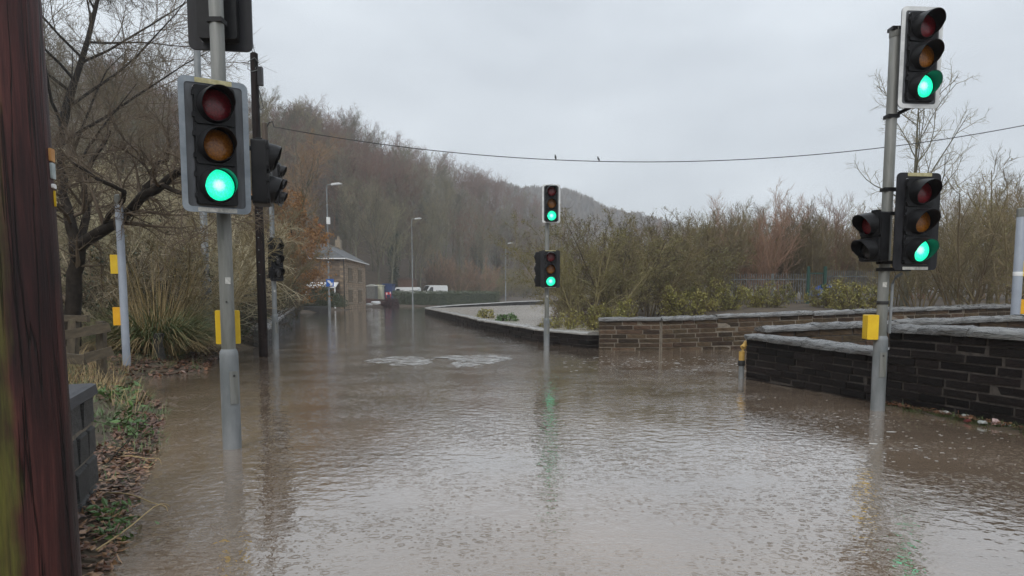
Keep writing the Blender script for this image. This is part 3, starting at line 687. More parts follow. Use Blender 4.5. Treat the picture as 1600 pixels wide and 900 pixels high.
def on_pole(px, py, d=.004):
    a = R(14); z = zat(px, py, pB.y - .07); r = .168 - .0095 * z + d
    return (r * math.cos(a), r * math.sin(a), z), a
for px, py, w_, h_, m_, nm in ((82, 232, .035, .040, mat('orange_tag', (.42, .20, .06), (.5, .26, .09), scale=20), 'orange_tag'),
                               (88, 258, .03, .05, mat('clear_tag', (.22, .27, .27), (.35, .4, .4), scale=30, rough=.2), 'clear_tag'),
                               (84, 283, .028, .014, white_pt, 'white_nail_plate'), (90, 303, .006, .05, yellow, 'yellow_strip')):
    l_, a_ = on_pole(px, py); MB().prism(rrect(w_, h_, .004, 2), -.004, .004).build(nm, m_, t, l_, a_ + R(90) + R(180))

def plain_pole(name, label, p, h, r0, r1, m, cat='utility pole'):
    t = thing(name, label, cat, p)
    MB().lathe([(r0 + (r1 - r0) * k / 10, -.4 + (h + .4) * k / 10) for k in range(11)] + [(r1 * .5, h + .03)], 18).build('pole_shaft', m, t)
    return t
pD = gp(412, 557)
hD = zat(397, 84, pD.y)
t = plain_pole('tarred_pole', 'thin black tarred wooden pole standing in the flood left of the road', pD, hD, .105, .085, pole_black)
MB().box((.14, -.03, hD - .50), (.10, .12, .40)).build('junction_box', board_dk, t)
MB().box((.08, -.02, hD - .50), (.06, .03, .30)).build('box_bracket', galv, t)
MB().tube([(.05, -.09, hD - .35), (.14, -.12, hD - .22), (.05, -.12, hD - .12), (-.1, -.10, hD - .2), (-.13, -.05, hD - .35), (-.02, -.11, hD - .42), (.1, -.1, hD - .38)], .009, 6).build('cable_loop', fence_grey, t)
MB().tube([(.09, -.06, hD - .72), (.17, -.08, hD - 1.05), (.2, -.08, hD - 1.2), (.14, -.08, hD - 1.26), (.09, -.07, hD - 1.0)], .008, 6).build('cable_tail', rubber, t)
MB().tube([(-.02, 0, hD - .05), (-.10, .0, hD + .4), (-.2, .0, hD + 1.6), (-.5, .1, hD + 4)], .008, 5).build('stay_wire', rubber, t)
MB().tube([(.02, .02, hD - .05), (-.05, .02, hD + .4), (-.1, .0, hD + 1.7), (-.3, .1, hD + 4)], .008, 5).build('stay_wire', rubber, t)
for k in range(9): MB().box((.0, -.10 + .001 * k, 1.9 + .28 * k), (.03, .012, .02)).build('step_bolt', fence_grey, t)
YW = 26.0
pW = at(423, 505, YW); hW = zat(421, 193, YW) - pW.z
t = plain_pole('brown_pole', 'weathered brown pole behind, carrying the long wire at left', pW, hW, .12, .10, pole_brown)
MB().tube([(.10, -.05, hW - .12), (.2, -.1, hW + .02), (.3, -.05, hW + .05), (.34, -.1, hW - .1)], .02, 6).build('wire_bracket', rubber, t)
wpts = []
for k in range(61):
    u = k / 40.0; px = 427 + (1600 - 427) * u
    py = 198 - 2 * u + 56 * 4 * u * (1 - u); Yk = YW - 2 * u
    wpts.append(at(px, py, Yk))
W0 = wpts[0]
wire = MB().tube([p - W0 for p in wpts], .014, 6).build('overhead_wire', rubber, None, W0)
tag(wire, 'long black overhead wire sagging across the sky', 'wire')
def bird(px, py, label, rz, m):
    u = (px - 427) / 1173; Yk = YW - 2 * u; py0 = 198 - 2 * u + 56 * 4 * u * (1 - u); p = at(px, py0, Yk)
    b = MB(); st = [(.10, .0, -.045, .008), (.075, 0, -.02, .014), (.045, 0, .025, .030), (.01, 0, .065, .042), (-.02, 0, .10, .036), (-.035, 0, .13, .027), (-.045, 0, .152, .028), (-.062, 0, .162, .020), (-.078, 0, .160, .006)]
    b.tube([(x, y, z + .02) for x, y, z, r in st], [r for *_, r in st], 10)
    o = b.build('small_bird', m, None, p + Vector((0, 0, .012)), rz); o.scale = (.78, .78, .78)
    tag(o, label, 'bird', 'birds on the wire'); MB().tube([(-.078, 0, .18), (-.100, 0, .176)], [.006, .001], 6).build('beak', rubber, o)
    lg = MB()
    for s_ in (-.012, .012): lg.tube([(.0, s_, .05), (-.005, s_, 0)], .004, 5)
    lg.build('legs', rubber, o)
bm_ = mat('dark_grey_feathers', (.03, .032, .036), (.06, .062, .066), scale=30, rough=.7)
bird(868, 247, 'left of two small dark birds perched on the wire', R(70), bm_)
bird(935, 249, 'right of two small dark birds perched on the wire', R(-60), bm_)

# street lamps
def lamp(px, py, ptop, Y, label, arm=.9, r=.075, sgn=1):
    p = at(px, py, Y); p.z = max(-.1, gz_at(p.x, p.y)); h = zat(px, ptop, Y) - p.z
    t = thing('street_lamp', label, 'street lamp', p, 0, 'street lamps along the road')
    MB().lathe([(r * 1.45, -.3), (r * 1.45, 1.35), (r, 1.45), (r * .7, h - .05)], 14).build('column', galv, t)
    MB().tube([(0, 0, h - .12), (0, 0, h), (.12 * sgn, 0, h + .06), (arm * .45 * sgn, 0, h + .09)], [.05, .05, .045, .04], 8).build('arm', galv, t)
    o = MB().prism([(x * sgn, z) for x, z in [(0, -.05), (.95 * arm, -.03), (1.0 * arm, .02), (.7 * arm, .11), (.1, .09), (0, .03)]], -.16, .16).build('lantern', border_wh, t, (arm * .42 * sgn, 0, h + .07), rot=(0, R(-5 * sgn), 0))
    MB().box((arm * .55 * sgn, 0, -.062), (arm * .7, .26, .02)).build('diffuser', mat('clear_diffuser', (.5, .5, .48), (.6, .6, .58), scale=5, rough=.2), o)
    return t
t1 = lamp(515, 490, 290, 61, 'street lamp in front of the stone cottage, blue sign on its column')
bs_ = MB().box((0, -.12, 0), (.62, .02, .62)).build('blue_sign', blue_sgn, t1, (.12, 0, zat(517, 442, 61) - t1.location.z))
ar = MB(); ar.prism([(-.20, .22), (-.06, .22), (.16, -.02), (.22, .04), (.22, -.22), (-.04, -.22), (.04, -.12), (-.20, .10)], -.134, -.131); ar.build('white_arrow', white_pt, bs_)
MB().box((.10, -.10, zat(517, 345, 61) - t1.location.z), (.26, .22, .55)).build('camera_box', white_pt, t1)
lamp(645, 480, 343, 96, 'street lamp rising from behind the hedge, left of the white van')
lamp(790, 475, 381, 128, 'farthest street lamp beyond the far arm of the curved wall')
# plain column behind left signal
pc = gp(326, 545); 
tC = thing('lamp_column', 'tall grey lamp column partly hidden behind the nearest traffic light', 'street lamp', (pc.x, pc.y, 0))
hc = 11.5
zsw = zat(325, 440, pc.y)
MB().lathe([(.14, -.3), (.14, zsw - .05), (.15, zsw), (.095, zsw + .08), (.075, hc)], 18).build('column', galv, tC)
MB().box((.10, -.09, zsw - .72), (.07, .05, .9)).build('access_door', galv_moss, tC)
MB().tube([(0, 0, hc - .05), (0, 0, hc + .1), (-.5, 0, hc + .25)], .045, 8).build('arm', galv, tC)
MB().box((-.85, 0, hc + .27), (.75, .3, .12)).build('lantern', border_wh, tC)
pk = at(347, 540, pc.y + 1.0); pk.z = gz_at(pk.x, pk.y) - .1
t = thing('roadside_cabinet', 'grey-green equipment cabinet half hidden behind the nearest signal pole', 'cabinet', pk)
zk = zat(347, 486, pk.y) - pk.z
MB().box((0, 0, zk / 2), (.62, .4, zk)).build('body', cab_green, t); MB().box((0, 0, zk + .02), (.68, .46, .05)).build('lid', cab_green, t)
MB().box((0, -.208, zk / 2 + .05), (.54, .012, zk * .75)).build('door', cab_green, t)
tb = thing('yellow_stay_tube', 'thin yellow tube leaning above the equipment cabinet', 'tube', pk + Vector((-.25, .35, 0)))
MB().tube([(0, 0, 0), (.0, 0, .4), (.28, .0, zat(342, 445, pk.y) - pk.z)], .022, 8).build('tube', yellow, tb)
#SECTION3
# ------------------------------------------------------------------ plants
def nrm(a): return a / np.maximum(np.linalg.norm(a, axis=-1, keepdims=True), 1e-9)
def tubes(P, Rr, n):
    N, K, _ = P.shape
    T = np.empty_like(P); T[:, 1:-1] = P[:, 2:] - P[:, :-2]; T[:, 0] = P[:, 1] - P[:, 0]; T[:, -1] = P[:, -1] - P[:, -2]
    T = nrm(T); ref = np.array([.31, .52, .13]); A = nrm(np.cross(T, ref)); B = np.cross(T, A)
    th = 2 * np.pi * np.arange(n) / n
    V = P[:, :, None, :] + Rr[:, :, None, None] * (A[:, :, None, :] * np.cos(th)[None, None, :, None] + B[:, :, None, :] * np.sin(th)[None, None, :, None])
    base = (np.arange(N) * K * n)[:, None, None] + (np.arange(K - 1) * n)[None, :, None]
    i = np.arange(n)[None, None, :]; j = (np.arange(n)[None, None, :] + 1) % n
    Q = np.stack(np.broadcast_arrays(base + i, base + j, base + n + j, base + n + i), -1).reshape(-1, 4)
    return V.reshape(-1, 3), Q
def merge(parts):
    V = []; Q = []; o = 0
    for v, q in parts: V.append(v); Q.append(q + o); o += len(v)
    return np.concatenate(V), np.concatenate(Q)
def sprout(rng, P, Rr, n, t0, t1, ang, angj, lr, lj=.3, rr=.6, K=4, wander=.18, up=.05, minr=.006, taper=.5, flat=1.0, absl=None):
    N, Kp, _ = P.shape; M = N * n
    pi = np.repeat(np.arange(N), n)
    t = (np.tile(np.arange(n), N) + rng.random(M)) / n * (t1 - t0) + t0
    f = t * (Kp - 1); i0 = np.minimum(f.astype(int), Kp - 2); fr = (f - i0)[:, None]
    pos = P[pi, i0] * (1 - fr) + P[pi, i0 + 1] * fr
    d = nrm(P[pi, i0 + 1] - P[pi, i0]); rad = Rr[pi, i0] * (1 - fr[:, 0]) + Rr[pi, i0 + 1] * fr[:, 0]
    L = np.linalg.norm(np.diff(P, axis=1), axis=2).sum(1)[pi] if absl is None else np.full(M, absl)
    ln = L * lr * (1 - taper * t) * (1 + lj * rng.uniform(-1, 1, M))
    az = np.arange(M) * 2.399 + rng.uniform(-.9, .9, M)
    a = nrm(np.cross(d, rng.normal(size=(M, 3)) * .2 + np.array([.2, .4, .9]))); b = np.cross(d, a)
    an = np.radians(ang + angj * rng.uniform(-1, 1, M))[:, None]
    D = d * np.cos(an) + (a * np.cos(az)[:, None] + b * np.sin(az)[:, None]) * np.sin(an)
    D[:, 2] *= flat; D = nrm(D)
    Q = np.empty((M, K, 3)); Q[:, 0] = pos
    for k in range(1, K):
        D = nrm(D + wander * rng.normal(size=(M, 3)) + np.array([0, 0, up])); Q[:, k] = Q[:, k - 1] + D * (ln / (K - 1))[:, None]
    r0 = np.minimum(np.maximum(rad * rr, minr), rad); tt = np.linspace(0, 1, K)[None, :]
    return Q, r0[:, None] * (1 - tt) + minr * .6 * tt
def trunk(rng, h, r, K=9, wander=.05, lean=(0, 0), base=(0, 0)):
    d = np.array([lean[0], lean[1], 1.0]); d /= np.linalg.norm(d); p = np.array([base[0], base[1], -.3]); P = [p]
    for k in range(K - 1):
        d = d + wander * rng.normal(size=3); d[2] = max(d[2], .35); d /= np.linalg.norm(d); p = p + d * (h + .3) / (K - 1); P.append(p)
    tt = np.linspace(0, 1, K)
    return np.array(P)[None], (r * (1 - tt) ** .8 + .012)[None] * (1 + .35 * np.exp(-tt * 14))[None]
def leaves(rng, P, n, size, jit=.1, drop=0):
    N, K, _ = P.shape; pi = rng.integers(0, N, n); f = rng.random(n) * (K - 1) * .999; i0 = f.astype(int); fr = (f - i0)[:, None]
    c = P[pi, i0] * (1 - fr) + P[pi, i0 + 1] * fr + rng.normal(size=(n, 3)) * jit
    return quads(rng, c, size)
def quads(rng, c, size, flat=0.0):
    n = len(c); a = nrm(rng.normal(size=(n, 3)) * np.array([1, 1, 1 - flat])); b = nrm(np.cross(a, nrm(rng.normal(size=(n, 3)) * np.array([1 - flat, 1 - flat, 1]) + np.array([0, 0, flat * 2]))))
    s = (size * rng.uniform(.6, 1.3, n))[:, None]
    V = np.stack([c - a * s, c - b * s * .45 + a * s * .1, c + a * s, c + b * s * .45 + a * s * .1], 1)
    # slight fold so a leaf is not a plane
    V[:, 1] += np.cross(a, b) * s * .12; V[:, 3] += np.cross(a, b) * s * .12
    return V.reshape(-1, 3), np.arange(n * 4).reshape(-1, 4)
def tree_things(name, label, cat, lv, sides, split, m_trunk, m_crown, lf=None, m_leaf=None, group=None, leafname='leaves'):
    """lv: list of (P, R); levels < split make the trunk, the rest the crown"""
    t = thing(name, label, cat, (0, 0, 0), 0, group)
    V, Q = merge([tubes(p, r, s) for (p, r), s in zip(lv[:split], sides[:split])]); obj('trunk', mesh_np('trunk', V, Q), m_trunk, t)
    V, Q = merge([tubes(p, r, s) for (p, r), s in zip(lv[split:], sides[split:])]); c = obj('crown', mesh_np('crown', V, Q), m_crown, t)
    if lf is not None:
        o = obj(leafname, mesh_np(leafname, lf[0], lf[1], smooth=False), m_leaf, c); o['kind'] = 'stuff'
    return t
def scaled(t, s, rz=0, loc=None):
    t.scale = (s, s, s) if not hasattr(s, '__len__') else s
    t.rotation_euler = (0, 0, rz)
    if loc is not None: t.location = loc
    return t

ORD = ['first', 'second', 'third', 'fourth', 'fifth', 'sixth', 'seventh', 'eighth', 'ninth', 'tenth', 'eleventh', 'twelfth', 'thirteenth', 'fourteenth']
def ordinals(items):
    """items: (object, px); numbers look-alikes from the left in their labels"""
    by = {}
    for o, px in items: by.setdefault(o['label'], []).append((px, o))
    for lab, lst in by.items():
        lst.sort(key=lambda q: q[0])
        if len(lst) > 1:
            for k, (_, o) in enumerate(lst): o['label'] = f'{lab}, {ORD[k]} from the left'
# prototypes -------------------------------------------------------
def wood_tree(seed, h=15, r=.17, kind=0, m_twig=None, ivy=False, label='', group=''):
    rng = np.random.default_rng(seed); h *= .78; lv = [trunk(rng, h, r, 9, .05)]
    lv.append(sprout(rng, *lv[0], 17, .30, .98, 44, 14, .40, rr=.55, K=6, wander=.11, up=.12, minr=.022, taper=.35))
    lv.append(sprout(rng, *lv[1], 7, .2, 1, 38, 16, .46, rr=.55, K=4, wander=.14, up=.09, minr=.014))
    lv.append(sprout(rng, *lv[2], 5, .2, 1, 36, 18, .55, rr=.6, K=4, wander=.14, up=.08, minr=.012, taper=.3))
    lv.append(sprout(rng, *lv[3], 5, .15, 1, 34, 18, .6, rr=.7, K=3, wander=.12, up=.08, minr=.010, taper=.2))
    lf = None
    if ivy:
        P = lv[0][0]; c = leaves(rng, np.concatenate([P[:, :7]] * 1), 2600, .14, .38); c2 = leaves(rng, lv[1][0][:8, :4], 1400, .13, .3)
        lf = merge([c, c2])
    return tree_things('woodland_tree', label, 'tree', lv, (7, 5, 4, 3, 3), 2, bark_g, m_twig, lf, leaf_iv, group, 'ivy')
def bush(seed, h, nst, spread, m_twig, nleaf=0, lsize=.04, m_leaf=None, label='', group='', up=.05, name='shrub', dens=(9, 7, 5), bark=None, wand=.14, minr=.005, cat='shrub'):
    rng = np.random.default_rng(seed); Ps = []; Rs = []
    for k in range(nst):
        a = 2 * math.pi * k / nst + rng.uniform(-.4, .4); q = rng.uniform(.25, 1) * spread
        P, Rr = trunk(rng, h * rng.uniform(.65, 1.0), .030 * h / 5, 7, .055, (math.cos(a) * q, math.sin(a) * q), (math.cos(a) * .15 * h * q, math.sin(a) * .15 * h * q)); Ps.append(P); Rs.append(Rr)
    lv = [(np.concatenate(Ps), np.concatenate(Rs))]
    lv.append(sprout(rng, *lv[0], dens[0], .15, 1, 34, 16, .42, rr=.55, K=5, wander=wand, up=up, minr=minr * 2))
    lv.append(sprout(rng, *lv[1], dens[1], .1, 1, 36, 18, .5, rr=.6, K=4, wander=wand, up=up, minr=minr * 1.4, taper=.4))
    lv.append(sprout(rng, *lv[2], dens[2], .1, 1, 34, 18, .6, rr=.7, K=3, wander=wand, up=up, minr=minr, taper=.2))
    lf = leaves(rng, lv[3][0], nleaf, lsize, .05) if nleaf else None
    return tree_things(name, label, cat, lv, (6, 4, 3, 3), 1, bark or m_twig, m_twig, lf, m_leaf, group)

# hillside wood ----------------------------------------------------
GW = 'bare trees in the wood on the hillside'
LBL = {'r': 'bare tree with reddish-brown twigs in the hillside wood', 'g': 'bare tree with grey-olive twigs in the hillside wood', 'i': 'ivy-clad bare tree in the hillside wood'}
protos = [('r', wood_tree(21, 15, .16, 0, twig_hr, label=LBL['r'], group=GW)), ('g', wood_tree(22, 16, .18, 0, twig_hg, label=LBL['g'], group=GW)),
          ('r', wood_tree(23, 13.5, .15, 0, twig_hr, label=LBL['r'], group=GW)), ('g', wood_tree(24, 14.5, .16, 0, twig_hg, label=LBL['g'], group=GW)),
          ('i', wood_tree(25, 14, .18, 0, twig_hg, ivy=True, label=LBL['i'], group=GW)), ('r', wood_tree(26, 12.5, .14, 0, twig_hr, label=LBL['r'], group=GW))]
used = [False] * len(protos)
rng = random.Random(99)
spots = []
tries = 0
while len(spots) < 298 and tries < 60000:
    tries += 1
    Y = rng.uniform(62, 330); px = rng.uniform(40, 905); X = (px - 800) / F * Y
    h = float(sdist(np.array([X]), np.array([Y]), FOOT)[0])
    if h < 1 or h > float(np.interp(Y, [50, 60, 130, 200, 300], [22, 26, 40, 54, 55])) + 4: continue
    if px < 480 and Y > 190: continue
    md = 2.4 + Y * .009
    if any((X - a) ** 2 + (Y - b_) ** 2 < md * md for a, b_, _ in spots): continue
    spots.append((X, Y, h))
for X, Y, h in spots:
    q = rng.random(); f = min(1, h / 35)
    if q < .13: ki = 4
    elif q < .13 + .26 + .25 * f: ki = rng.choice((0, 2, 5))
    else: ki = rng.choice((1, 3))
    o = protos[ki][1]
    if used[ki]: o = copy_thing(o)
    used[ki] = True
    s = rng.uniform(.85, 1.10) * (.85 if Y > 210 else 1)
    scaled(o, (s, s, s * rng.uniform(.92, 1.1)), rng.uniform(0, 6.28), (X, Y, gz_at(X, Y) - .1))

# undergrowth along the foot of the wood
GU = 'undergrowth shrubs along the foot of the wood'
u1 = bush(41, 4.5, 7, .7, twig_g, 2500, .05, leaf_ol, 'grey-olive undergrowth shrub at the foot of the hillside wood', GU, minr=.008)
u2 = bush(42, 5.0, 7, .6, twig_r, 0, label='reddish undergrowth shrub at the foot of the hillside wood', group=GU, minr=.008)
us = [False, False]; cnt = 0
for k in range(36):
    u = k / 35.0
    pts = [(-10, 125), (-5, 136), (4, 165), (13, 196)]
    i = min(2, int(u * 3)); f = u * 3 - i
    X = pts[i][0] + (pts[i + 1][0] - pts[i][0]) * f - rng.uniform(-.5, 5); Y = pts[i][1] + (pts[i + 1][1] - pts[i][1]) * f + rng.uniform(-2, 2)
    ki = rng.choice((0, 0, 1)); o = (u1, u2)[ki]
    if us[ki]: o = copy_thing(o)
    us[ki] = True
    scaled(o, rng.uniform(.8, 1.5), rng.uniform(0, 6.28), (X, Y, gz_at(X, Y) - .1))

# far wooded hill as one mass --------------------------------------
rg = np.random.default_rng(5); N = 9000
X = rg.uniform(-450, 350, N); Y = rg.uniform(420, 712, N); Z = far_h(X, Y)
nb = 16
H_ = rg.uniform(6, 11, N)
c = np.stack([X, Y, Z], 1)[:, None, :] + np.zeros((N, nb, 3))
az = rg.uniform(0, 6.28, (N, nb)); sp = rg.uniform(0.05, .75, (N, nb)); hh = H_[:, None] * np.cos(sp) * rg.uniform(.75, 1, (N, nb))
tip = c + np.stack([np.cos(az) * sp * hh, np.sin(az) * sp * hh, hh], -1)
sd = np.stack([-np.sin(az), np.cos(az), np.zeros_like(az)], -1) * (.06 * hh)[..., None]
mid = c + (tip - c) * .6
V = np.stack([c + sd * .3, mid + sd * 1.4, tip, mid - sd * 1.4], 2).reshape(-1, 3)
o = obj('far_wood', mesh_np('far_wood', V, np.arange(N * nb * 4).reshape(-1, 4), smooth=False), mat('far_wood_brown', (.11, .085, .062), (.16, .125, .095), scale=.03, rough=.9, c3=(.06, .06, .035)))
tag(o, 'misty brown woodland covering the far hill', 'woodland', kind='stuff')

# the rest of the wood behind those trees, one mass
parts = []; rg = np.random.default_rng(17); rr_ = random.Random(4); k = 0; tt_ = 0
while k < 190 and tt_ < 20000:
    tt_ += 1
    Y_ = rr_.uniform(100, 340); px_ = rr_.uniform(40, 930); X_ = (px_ - 800) / F * Y_; h_ = float(sdist(np.array([X_]), np.array([Y_]), FOOT)[0])
    hm2 = float(np.interp(Y_, [50, 60, 130, 200, 300], [22, 26, 40, 54, 55]))
    if h_ < hm2 - 20 or h_ > hm2 + 6: continue
    T0 = trunk(rg, rr_.uniform(9, 12), .15, 6, .05); T1 = sprout(rg, *T0, 13, .3, .98, 44, 14, .42, rr=.55, K=4, wander=.1, up=.12, minr=.03, taper=.35)
    T2 = sprout(rg, *T1, 6, .2, 1, 40, 16, .5, rr=.6, K=3, wander=.12, up=.09, minr=.024); T3 = sprout(rg, *T2, 5, .2, 1, 36, 16, .6, rr=.7, K=3, wander=.12, up=.08, minr=.02, taper=.2)
    v_, q_ = merge([tubes(*T0, 5), tubes(*T1, 3), tubes(*T2, 3), tubes(*T3, 3)]); parts.append((v_ + np.array([X_, Y_, gz_at(X_, Y_)]), q_)); k += 1
V, Q = merge(parts); tag(obj('hillside_wood', mesh_np('hillside_wood', V, Q), twig_hr), 'bare brown wood filling in behind the nearer hillside trees', 'woodland', kind='stuff')

# left bare trees and thicket --------------------------------------
def big_tree(seed, h, r, m_bark, m_twig, label, lean=(0, 0), n1=18, lr=.5, ang=46, up=.05, minr=.006, t0=.18, dens=(9, 7, 5), wander=.06):
    rng = np.random.default_rng(seed); lv = [trunk(rng, h, r, 10, wander, lean)]
    lv.append(sprout(rng, *lv[0], n1, t0, .98, ang, 16, lr, rr=.5, K=7, wander=.12, up=up, minr=.02, taper=.6))
    lv.append(sprout(rng, *lv[1], dens[0], .15, 1, 42, 16, .45, rr=.5, K=5, wander=.15, up=up * .6, minr=.012))
    lv.append(sprout(rng, *lv[2], dens[1], .15, 1, 40, 18, .55, rr=.55, K=4, wander=.14, up=up * .5, minr=minr * 1.4, taper=.3))
    lv.append(sprout(rng, *lv[3], dens[2], .15, 1, 36, 18, .6, rr=.65, K=3, wander=.12, up=up * .4, minr=minr, taper=.2))
    return tree_things('bare_tree', label, 'tree', lv, (8, 6, 4, 3, 3), 2, m_bark, m_twig, None, None)
def put(t, px, Y, rz=0, s=1.0, sink=.15, py=470):
    p = at(px, py, Y); return scaled(t, s, rz, (p.x, Y, gz_at(p.x, Y) - sink))
put(big_tree(61, 17, .22, bark_d, twig_d, 'tall wide bare tree in the top left corner beside the big pole', n1=24, lr=.52, ang=52, up=.03, minr=.008, dens=(11, 8, 5)), 92, 33, 1.0)
put(big_tree(62, 15.5, .26, bark_g, twig_g, 'pale-trunked bare tree behind, left of the nearest traffic light', n1=20, lr=.42, ang=36, up=.12, minr=.008), 232, 50, .3)
put(big_tree(63, 14.5, .24, bark_g, twig_g, 'slender bare tree just left of the nearest signal head', n1=18, lr=.38, ang=32, up=.13, minr=.008), 285, 53, 2.0)
put(big_tree(64, 15, .22, bark_g, twig_g, 'bare tree behind the dark tarred pole on the left', n1=18, lr=.40, ang=34, up=.12, minr=.008), 395, 58, 2.4)
put(big_tree(65, 14, .22, bark_g, twig_r, 'bare tree rising left of the copper-leaved tree', n1=18, lr=.40, ang=34, up=.12, minr=.008), 452, 64, 3.4)
# gnarled dark tree with leaning limb
def gnarled():
    YG = 13.6; rng = np.random.default_rng(71)
    p0 = at(112, 520, YG); p0.z = gz_at(p0.x, p0.y) - .2
    t = thing('gnarled_tree', 'gnarled dark tree with a thick leaning limb behind the grey post', 'tree', p0)
    def pl(pts, r0, r1, K=9):
        w_ = np.array([tuple(at(px, py, YG + dy) - p0) for px, py, dy in pts]); tt = np.linspace(0, len(w_) - 1, K)
        P = np.stack([np.interp(tt, np.arange(len(w_)), w_[:, k]) for k in range(3)], 1) + rng.normal(size=(K, 3)) * .03
        return P[None], np.linspace(r0, r1, K)[None]
    L = [pl([(112, 540, 0), (116, 440, 0), (122, 385, 0)], .15, .12), pl([(120, 392, 0), (150, 365, -.1), (190, 340, -.2), (225, 308, -.4), (258, 280, -.7), (300, 262, -1.0), (345, 255, -1.3)], .115, .05, 11),
         pl([(121, 390, 0), (112, 345, .1), (98, 300, .3), (92, 240, .5)], .12, .05, 9), pl([(122, 395, 0), (138, 340, .4), (128, 290, .7), (150, 245, 1.0), (170, 205, 1.3)], .08, .03, 9),
         pl([(225, 308, -.4), (235, 272, -.2), (262, 240, .0), (270, 195, .2)], .06, .02, 9), pl([(160, 360, 0), (200, 300, -.8), (150, 280, -1.2), (110, 250, -1.5)], .05, .02, 9),
         pl([(240, 292, -.5), (290, 300, -1.0), (330, 320, -1.4), (362, 360, -1.5)], .05, .015, 9)]
    lv1 = []
    for (P, Rr), n in zip(L, (3, 16, 12, 13, 10, 10, 9)):
        lv1.append(sprout(rng, P, Rr, n, .2, 1, 58, 22, 1, rr=.45, K=6, wander=.26, up=.02, minr=.008, taper=.35, absl=1.25))
    V, Q = merge([tubes(P, Rr, 9) for P, Rr in L]); obj('trunk', mesh_np('trunk', V, Q), bark_d, t)
    A = np.concatenate([p for p, _ in lv1]); B = np.concatenate([r for _, r in lv1])
    l2 = sprout(rng, A, B, 8, .1, 1, 46, 20, .55, rr=.55, K=5, wander=.24, up=.01, minr=.005, taper=.4)
    l3 = sprout(rng, *l2, 6, .1, 1, 42, 20, .6, rr=.6, K=4, wander=.22, up=.02, minr=.004, taper=.3)
    V, Q = merge([tubes(A, B, 5), tubes(*l2, 4), tubes(*l3, 3)]); obj('crown', mesh_np('crown', V, Q), twig_d, t)
gnarled()
# pale lichened sticks through the thicket
GT = 'thicket shrubs on the left bank'
k1 = bush(81, 4.2, 9, .9, twig_l, 500, .03, leaf_ol, 'tangled pale twiggy thicket on the left bank', GT, up=-.02, wand=.24, minr=.006, dens=(10, 8, 5), name='thicket_shrub')
k2 = bush(82, 4.6, 9, .8, twig_g, 900, .035, leaf_ol, 'tangled grey-brown thicket on the left bank', GT, up=.0, wand=.22, minr=.006, dens=(10, 8, 5), name='thicket_shrub')
k3 = bush(83, 3.2, 9, 1.0, twig_d, 2600, .045, leaf_iv, 'dark thicket with ivy leaves on the left bank', GT, up=-.03, wand=.22, minr=.005, name='thicket_shrub')
TL = [(0, 120, 19, 1.0), (1, 165, 22, 1.05), (0, 215, 20, .95), (1, 262, 24, 1.05), (0, 305, 22, 1.0), (2, 150, 17, .9), (2, 235, 18.5, .85), (2, 300, 20, .85), (1, 335, 27, .95),
      (1, 375, 29, .8), (1, 405, 34, .9), (2, 365, 23, .7), (0, 130, 27, 1.35), (1, 200, 30, 1.45), (0, 270, 31, 1.4), (1, 330, 33, 1.4), (1, 385, 40, 1.2), (2, 395, 28, .6), (2, 425, 36, .6), (2, 452, 40, .5), (0, 95, 24, 1.2), (0, 185, 17.5, .8), (0, 310, 20, .8), (1, 275, 17.5, .8), (0, 240, 26, 1.25), (0, 160, 34, 1.7), (1, 300, 38, 1.7), (1, 230, 40, 1.8)]
uk = [False] * 3; placed = []
for ki, px, Y, s in TL:
    o = (k1, k2, k3)[ki]
    if uk[ki]: o = copy_thing(o)
    uk[ki] = True
    put(o, px, Y, rng.uniform(0, 6.28), s); placed.append((o, px))
ordinals(placed)
# copper-leaved tree
def copper(px, Y, seed, h, label, nl):
    rng_ = np.random.default_rng(seed); lv = [trunk(rng_, h, .13, 9, .05)]
    lv.append(sprout(rng_, *lv[0], 24, .08, .98, 55, 16, .40, rr=.5, K=6, wander=.12, up=.04, minr=.012, taper=.6))
    lv.append(sprout(rng_, *lv[1], 8, .15, 1, 42, 16, .5, rr=.5, K=4, wander=.15, up=.02, minr=.008))
    lv.append(sprout(rng_, *lv[2], 6, .1, 1, 40, 16, .55, rr=.6, K=3, wander=.15, up=.0, minr=.006, taper=.3))
    lf = leaves(rng_, lv[3][0], nl, .08, .08)
    put(tree_things('copper_tree', label, 'tree', lv, (7, 5, 3, 3), 1, bark_d, twig_r, lf, leaf_or), px, Y, seed)
copper(460, 46, 3, 7.6, 'tree with copper-orange dead leaves in front of the stone cottage', 13000)
copper(437, 50, 4, 8.0, 'thin brown-leaved tree left of the copper-orange tree', 6000)

